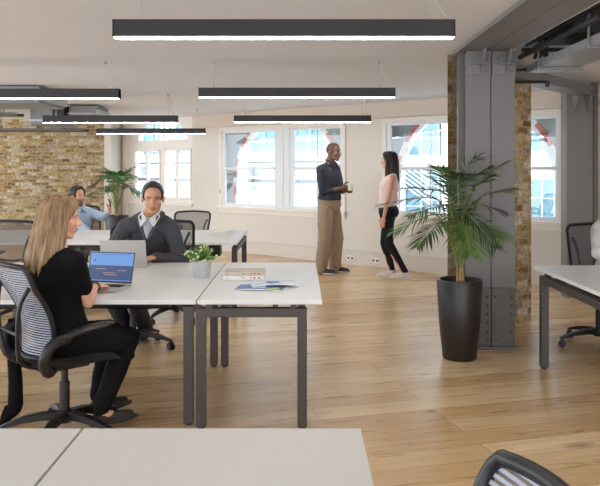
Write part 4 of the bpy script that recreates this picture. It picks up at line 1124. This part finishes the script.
r5, b5, q5 = person('person', loc, rz, 'standing woman with long dark hair, pale pink sleeveless top and white trainers', J,
    dict(fem=True, s=.95, skin=sk5, lips=lipf, brow=vdark, pants=mat('black_jeans', (24, 24, 30), .8, vary=.06, spec=.25), top=pink, topname='top', sleeve=0, tw=(.090, .064, .056, .044), shoe=shoew, soleh=.018, sole=whitec, hemt=.02, grow=.014, pw=.003, hem=.03))
long_hair(r5, q5['H'], q5['R'], q5['s'], dark, .39, .98, back=.0)

# --- person cut off at the right edge
loc = V((2.62, 5.92, 0)); rz = PI+.05
J = dict(hip=(0, 0, .56), mid=(0, -.03, .78), chest=(0, .07, 1.04), neck=(0, .09, 1.10), head=(0, .14, 1.235), R=rotm(-.3, .1),
         shR=(.19, .06, .96), shL=(-.19, .06, .98), wrR=(.12, .44, .79), wrL=(-.10, .46, .79), hdR=(-.4, 1, -.1), hdL=(.4, 1, -.1), haR=(-1, 0, 0), haL=(1, 0, 0),
         poleR=(1.2, .1, -.6), poleL=(-1, 0, -.7), knR=(.20, .42, .50), knL=(-.12, .46, .50), anR=(.19, .30, .09), anL=(-.12, .45, .09))
olive = mat('olive_trousers', (96, 92, 74), .85, vary=.08, scale=9); whites = mat('white_knit', (214, 212, 210), .85, vary=.05, scale=14, bump=.2)
r6, b6, q6 = person('person', loc, rz, 'person cut off by the right edge, in a loose white top and olive trousers', J,
    dict(s=1.0, skin=sk3, lips=lipm, brow=vdark, pants=olive, top=whites, topname='top', sleeve=.95, shoe=M['black'], grow=.03, sw=.010, tw=(.105, .092, .086, .08)))
hair_cap(r6, q6['H'], q6['R'], q6['s'], vdark, short_region, .01)

# ------------------------------------------------------------------ laptops
def laptop(loc, rz, w, d, tilt, lab, screen):
    root = empty('laptop', loc, rz, lab, 'laptop')       # faces its user at -Y
    bm = bmesh.new(); bx(bm, -w/2, w/2, -d, 0, .003, .016, .004); finish(bm, 'base', M['alu'], root)
    bm = bmesh.new(); kw, kd = w*.84, d*.42
    for i in range(5):
        for j in range(13): box(bm, (-kw/2+kw*(j+.5)/13, -d*.12-kd*(i+.5)/5, .0175), (kw/13*.86, kd/5*.84, .002))
    finish(bm, 'keyboard', M['key'], root, False)
    bm = bmesh.new(); bx(bm, -w*.17, w*.17, -d*.95, -d*.62, .016, .0168); finish(bm, 'trackpad', M['galv'], root, False)
    lid = bpy.data.objects.new('screen', None)
    bm = bmesh.new(); bx(bm, -w/2, w/2, -.003, .004, 0, d*.97, .003)
    o = finish(bm, 'screen_lid', M['alu'], root); o.location = (0, .002, .016); o.rotation_euler = (-tilt, 0, 0)
    bm = bmesh.new(); bx(bm, -w/2+.004, w/2-.004, -.0042, -.003, .006, d*.97-.004); b = finish(bm, 'bezel', M['key'], o, False)
    bm = bmesh.new(); bx(bm, -w/2+.010, w/2-.010, -.0048, -.0042, .016, d*.97-.010); finish(bm, 'display', screen[0], o, False)
    if len(screen) > 1:
        h = d*.97
        bm = bmesh.new(); bx(bm, -w/2+.010, w/2-.010, -.0052, -.0048, .022, h*.56); finish(bm, 'page_banner', screen[1], o, False)
        bm = bmesh.new()
        for x0, x1, z in ((-.05, .035, .32), (-.035, .05, .26), (-.10, -.03, .44), (.05, .11, .40)): bx(bm, x0, x1, -.0056, -.0052, h*z, h*z+.005)
        finish(bm, 'page_text', screen[2], o, False)
        bm = bmesh.new(); box(bm, (-w*.36, -.0052, h*.72), (.013, .0008, .012)); bx(bm, -w*.3, w*.4, -.0056, -.0052, h*.90, h*.91); finish(bm, 'page_mark', screen[3], o, False)
    return root
scr = [emis('screen_blue', (92, 132, 186), .55), emis('screen_dark', (58, 76, 112), .45), emis('screen_text', (150, 130, 140), .35), emis('screen_mark', (40, 80, 160), .6)]
laptop((-1.175, 4.42, TT), -.24, .31, .205, .30, 'open laptop with a blue web page on screen, in front of the blonde woman', scr)
laptop((-1.285, 5.27, TT), PI+.02, .33, .205, .32, 'silver laptop seen from the back, in front of the man in the charcoal sweater', [emis('screen_grey', (190, 196, 205), .5)])

# ------------------------------------------------------------------ things on the end desk
root = empty('potted_plant', (-.655, 4.79, TT), 0, 'small leafy plant with pale buds in a zinc pail on the desk seam', 'plant')
bm = bmesh.new(); lathe(bm, [(0, 0), (.052, 0), (.054, .004), (.068, .108), (.072, .110), (.072, .118), (.066, .118), (.064, .10), (0, .10)], n=32)
pl = finish(bm, 'pail', M['zinc'], root, ang=30)
bm = bmesh.new()
for z, r in ((.09, .067), (.02, .0567)): tube(bm, [(r*math.cos(a), r*math.sin(a), z) for a in [2*PI*i/28 for i in range(28)]], .0016, 5, closed=True)
finish(bm, 'rim_band', M['zinc'], pl)
bm = bmesh.new(); lathe(bm, [(0, .095), (.064, .095), (.05, .104), (0, .108)], n=20); finish(bm, 'soil', M['soil'], root)
rnd = random.Random(3)
def leaf(bm, p, d, up, L_, w, mi=0, droop=.25, n=4):
    p = V(p); d = V(d).normalized(); s = d.cross(V(up))
    if s.length < .05: s = d.cross(V((1, .2, 0)))
    s.normalize(); u = s.cross(d).normalized(); prev = None
    for i in range(n+1):
        t = i/n; c = p + d*L_*t - V((0, 0, droop*L_*t*t)) ; ww = w*math.sin(PI*min(.98, max(.06, t**.75)))
        row = [bm.verts.new(c-s*ww+u*ww*.25), bm.verts.new(c), bm.verts.new(c+s*ww+u*ww*.25)]
        if prev:
            for k in (0, 1):
                f = bm.faces.new((prev[k], prev[k+1], row[k+1], row[k])); f.material_index = mi
        prev = row
bm = bmesh.new()
stems = []
for i in range(92):
    a = rnd.random()*2*PI; el = rnd.uniform(.15, 1.5); L_ = rnd.uniform(.055, .10)
    d = V((math.cos(a)*math.cos(el), math.sin(a)*math.cos(el), math.sin(el))); b0 = V((rnd.uniform(-.035, .035), rnd.uniform(-.035, .035), .10)); stems.append((b0, d, L_))
    tube(bm, [b0, b0+d*L_*.5+V((0, 0, .01)), b0+d*L_], .0014, 4)
finish(bm, 'stems', leaf_mat('herb_stem', (100, 140, 70), (130, 165, 90)), root)
bm = bmesh.new()
for b0, d, L_ in stems:
    for k in range(5):
        t = .45+.14*k; a = rnd.random()*2*PI; dd = (d + V((math.cos(a), math.sin(a), rnd.uniform(0, .6)))).normalized(); leaf(bm, b0+d*L_*t, dd, Z3, rnd.uniform(.024, .036), rnd.uniform(.009, .013), 0, .2)
finish(bm, 'foliage', leaf_mat('herb_leaf', (84, 128, 56), (172, 204, 112)), root)
bm = bmesh.new()
for b0, d, L_ in stems[:60]:
    for k in range(3):
        p = b0+d*(L_+.006)+V((rnd.uniform(-.008, .008), rnd.uniform(-.008, .008), rnd.uniform(0, .01))); bmesh.ops.create_icosphere(bm, subdivisions=1, radius=rnd.uniform(.004, .0065), matrix=Matrix.Translation(p))
finish(bm, 'buds', mat('pale_bud', (222, 232, 186), .6, vary=.08, scale=60), root)['kind'] = 'stuff'

def book(c, w, d, h, rz, cov, lab, grp=None):
    root = empty('book', c, rz, lab, 'book', grp)
    bm = bmesh.new(); bx(bm, -w/2, w/2, -d/2, d/2, 0, .003, .001); bx(bm, -w/2, w/2, -d/2, d/2, h-.003, h, .001); bx(bm, -w/2, w/2, -d/2, -d/2+.003, 0, h, .001)
    cv = finish(bm, 'cover', cov, root, False)
    bm = bmesh.new(); bx(bm, -w/2+.004, w/2-.004, -d/2+.004, d/2-.004, .003, h-.003); finish(bm, 'pages', M['paper'], root, False)
    bm = bmesh.new()
    for x0, x1 in ((-w*.42, -w*.40), (-.01, .0), (.04, .048), (w*.34, w*.40), (.06, .075)): bx(bm, x0, x1, -d/2-.0008, -d/2, h*.35, h*.65)
    finish(bm, 'spine_print', M['red'], cv, False)
book((-.365, 4.775, TT), .265, .20, .028, .01, M['cover'], 'lower cream book with red marks on the spine, bottom of the stack')
book((-.363, 4.78, TT+.0282), .262, .19, .022, -.01, mat('beige_cover', (196, 184, 166), .5, vary=.04), 'upper beige book lying on top of the cream one')
def magazine(c, w, d, rz, cov, lab, extra):
    root = empty('magazine', c, rz, lab, 'magazine')
    bm = bmesh.new(); n = 10
    r0 = []; r1_ = []
    for i in range(n+1):
        x = -w/2+w*i/n; z = .008*math.sin(PI*i/n)*.8
        r0.append([V((x, -d/2, z)), V((x, d/2, z)), V((x, d/2, z+.005)), V((x, -d/2, z+.005))])
    loft(bm, r0); finish(bm, 'pages', M['paper'], root, ang=40)
    bm = bmesh.new(); r0 = []
    for i in range(n+1):
        x = -w/2+w*i/n; z = .008*math.sin(PI*i/n)*.8+.0052
        r0.append([V((x, -d/2, z)), V((x, d/2, z)), V((x, d/2, z+.001)), V((x, -d/2, z+.001))])
    loft(bm, r0); cv = finish(bm, 'cover', cov, root, ang=40)
    bm = bmesh.new(); z = .0125; bx(bm, -w*.15, w*.12, -d*.3, d*.1, z+.0008, z+.0022); finish(bm, 'cover_print', extra[0], cv, False)
    bm = bmesh.new(); bx(bm, w*.18, w*.42, -d*.45, -d*.2, .008, .0118); finish(bm, 'cover_corner', extra[1], cv, False)
magazine((-.235, 4.34, TT), .29, .18, -.12, M['blue'], 'lower blue brochure of the pair fanned on the end desk', (M['pale'], M['green']))
magazine((-.165, 4.42, TT+.015), .28, .17, .20, M['pale'], 'upper pale blue brochure of the pair fanned on the end desk', (M['blue'], M['paper']))
bm = bmesh.new(); box(bm, (0, 0, .003), (.24, .17, .006), bev=.001); box(bm, (.02, .01, .008), (.22, .15, .004), rot=(0, 0, .15))
o = finish(bm, 'paper_stack', M['paper'], None, False); o.location = (-.95, 8.28, TT); tag(o, 'small stack of white papers on the corner of the far desk', 'papers')

# ------------------------------------------------------------------ palms
palm = leaf_mat('palm_leaf', (34, 58, 30), (92, 122, 64), .38); palmd = leaf_mat('palm_leaf_dark', (24, 44, 28), (58, 84, 52), .4)
palmb = leaf_mat('palm_leaf_light', (58, 88, 36), (120, 146, 76), .38)
stalk = mat('palm_stalk', (120, 128, 74), .5, vary=.2, scale=12); trunk = mat('palm_trunk', (176, 146, 100), .8, vary=.25, scale=30, bump=.3)
def frond(root, base, mid, tip, leafl, m, rnd, n=30, w=.011, nleaf0=.38):
    pts = curve_pts([base, V(base).lerp(V(mid), .5)+V((0, 0, .02)), mid, V(mid).lerp(V(tip), .55)+V((0, 0, .05*(V(tip)-V(mid)).length)), tip], 28)
    bm = bmesh.new(); tube(bm, pts, [.0065*(1-.75*i/28)+.001 for i in range(29)], 5); st = finish(bm, 'frond_stalk', stalk, root)
    bm = bmesh.new()
    for i in range(n):
        t = nleaf0 + (1-nleaf0)*i/(n-1); k = t*28; a = int(min(27, k)); p = pts[a].lerp(pts[a+1], k-a); tg = (pts[a+1]-pts[a]).normalized()
        side = tg.cross(Z3)
        if side.length < .1: side = tg.cross(V((.3, 1, 0)))
        side.normalize(); up = side.cross(tg)
        e = math.sin(PI*(.18+.74*(i/(n-1))))
        for sd in (-1, 1):
            fw = .55+1.3*(i/(n-1))**1.5
            d = (side*sd + tg*fw + up*rnd.uniform(.1, .4) + V((rnd.uniform(-.1, .1), rnd.uniform(-.1, .1), 0))).normalized()
            leaf(bm, p, d, up, leafl*e*rnd.uniform(.85, 1.1), w*rnd.uniform(.8, 1.1), 0, rnd.uniform(.15, .45), 6)
    finish(bm, 'frond_leaves', m, st, ang=180)

def planter(root, r0, r1, h, m):
    bm = bmesh.new(); lathe(bm, [(0, 0), (r0*.97, 0), (r0, .01), (r0*.5+r1*.5+.006, h*.45), (r1, h-.008), (r1-.004, h), (r1-.022, h), (r1-.026, h-.05), (0, h-.05)], n=48)
    finish(bm, 'planter', m, root, ang=30)
    bm = bmesh.new(); lathe(bm, [(0, h-.052), (r1-.027, h-.052), (r1*.5, h-.035), (0, h-.03)], n=24); finish(bm, 'soil', M['soil'], root)

PX, PY = 1.225, 5.53
root = empty('potted_palm', (PX, PY, 0), 0, 'tall kentia palm in a tapered black planter before the steel column', 'plant')
planter(root, .128, .173, .605, M['pot'])
rnd = random.Random(11)
bm = bmesh.new()
for dx, dy, ln in ((-.012, 0, .34), (.022, .01, .26), (.0, -.03, .18)):
    tube(bm, curve_pts([(dx*1.5, dy, .56), (dx, dy, .56+ln*.5), (dx*.4, dy*.5, .56+ln)], 8), [.012, .011, .010, .010, .009, .008, .008, .007, .006], 7)
finish(bm, 'trunk', trunk, root)
def WP(px, py, dy=0):          # point in the palm's frame at depth offset dy
    Y = PY+dy; return V((px2x(px, Y)-PX, dy, zat(py, Y)))
fr = [((452, 190), (438, 168), -.20), ((466, 172), (476, 158), .0), ((474, 190), (506, 163), -.10), ((480, 200), (513, 189), -.15), ((470, 205), (503, 212), .0), ((478, 225), (502, 238), -.30),
      ((448, 196), (405, 188), -.15), ((438, 200), (380, 205), .05), ((436, 215), (396, 232), -.22), ((444, 222), (418, 246), -.40), ((464, 212), (494, 246), -.40), ((455, 200), (430, 178), .04), ((470, 195), (492, 176), -.02),
      ((458, 185), (460, 174), -.35), ((462, 220), (470, 252), -.4), ((450, 208), (408, 216), -.45), ((468, 185), (488, 169), -.05)]
for k, ((mx_, my), (tx, ty), dy) in enumerate(fr):
    b0 = V((rnd.uniform(-.02, .02), rnd.uniform(-.02, .02), .62+rnd.uniform(0, .15)))
    frond(root, b0, WP(mx_, my, dy*.45), WP(tx, ty, dy), .235 if k % 3 else .21, (palm, palmd, palmb)[k % 3], rnd, 24, .0075, .40)

PX2, PY2 = -3.13, 12.3
root = empty('potted_palm', (PX2, PY2, 0), 0, 'bushy palm in a black planter at the end of the brick wall', 'plant')
planter(root, .15, .20, .66, M['pot'])
rnd = random.Random(5)
green2 = leaf_mat('palm_leaf_bright', (40, 92, 44), (96, 150, 80), .4)
bm = bmesh.new()
for dx in (-.03, .0, .03): tube(bm, [(dx, 0, .6), (dx*.6, 0, .95)], [.014, .009], 7)
finish(bm, 'trunk', trunk, root)
for k in range(15):
    a = 2*PI*k/15+rnd.uniform(-.2, .2); rr = rnd.uniform(.32, .54); zt = rnd.uniform(.95, 1.42) if k % 3 else rnd.uniform(1.3, 1.5)
    if k % 3 == 0: rr *= .55
    frond(root, (0, 0, .7), (math.cos(a)*rr*.45, math.sin(a)*rr*.45, min(1.32, zt+.12)), (math.cos(a)*rr, math.sin(a)*rr*.8, zt), .26, green2 if k % 2 else palm, rnd, 16, .014, .4)

# jacket / bag strap hanging behind the blonde woman's chair
root = empty('black_jacket', (-1.58, 4.0, 0), .3, 'black jacket hanging from the back of the blonde woman\'s chair, nearly to the floor', 'jacket')
def jring(z, w, d, x=0):
    w *= .62; d *= .8
    return [V((x+w*math.cos(2*PI*i/14)*(1+.12*math.sin(5*i)), d*math.sin(2*PI*i/14), z)) for i in range(14)]
bm = bmesh.new(); loft(bm, [jring(.62, .03, .02, -.02), jring(.55, .05, .03, -.02), jring(.42, .055, .035, -.01), jring(.28, .06, .04), jring(.14, .065, .04, .0), jring(.10, .06, .035, -.01)])
finish(bm, 'cloth', black_cloth, root)
bm = bmesh.new(); loft(bm, [jring(.14, .06, .03, -.02), jring(.09, .075, .03, -.03), jring(.03, .02, .012, -.075)]); finish(bm, 'sleeve', black_cloth, root)
bm = bmesh.new(); tube(bm, [V((.05+.018*math.cos(a), -.03, .085+.014*math.sin(a))) for a in [2*PI*i/16 for i in range(16)]], .004, 6, closed=True); finish(bm, 'buckle', M['galv'], root)

# ------------------------------------------------------------------ light, sky, camera
w = bpy.data.worlds.new('World'); SC.world = w; w.use_nodes = True
bg = w.node_tree.nodes['Background']; bg.inputs[0].default_value = (.88, .94, 1.02, 1); bg.inputs[1].default_value = 4.5
cam = bpy.data.cameras.new('camera'); co = bpy.data.objects.new('camera', cam); COL.objects.link(co)
co.location = (0, 0, CAMZ); co.rotation_euler = (PI/2, 0, 0)
cam.sensor_fit = 'HORIZONTAL'; cam.sensor_width = 36; cam.lens = FOC/600*36; cam.shift_y = -(243-HOR)/600; cam.clip_start = .05; cam.clip_end = 200
SC.camera = co
vs_ = SC.view_settings; vs_.view_transform = 'Standard'; vs_.look = 'None'; vs_.gamma = 1; vs_.use_curve_mapping = False; vs_.exposure = 0.12
SC.cycles.max_bounces = 10; SC.cycles.diffuse_bounces = 6; SC.cycles.transparent_max_bounces = 16
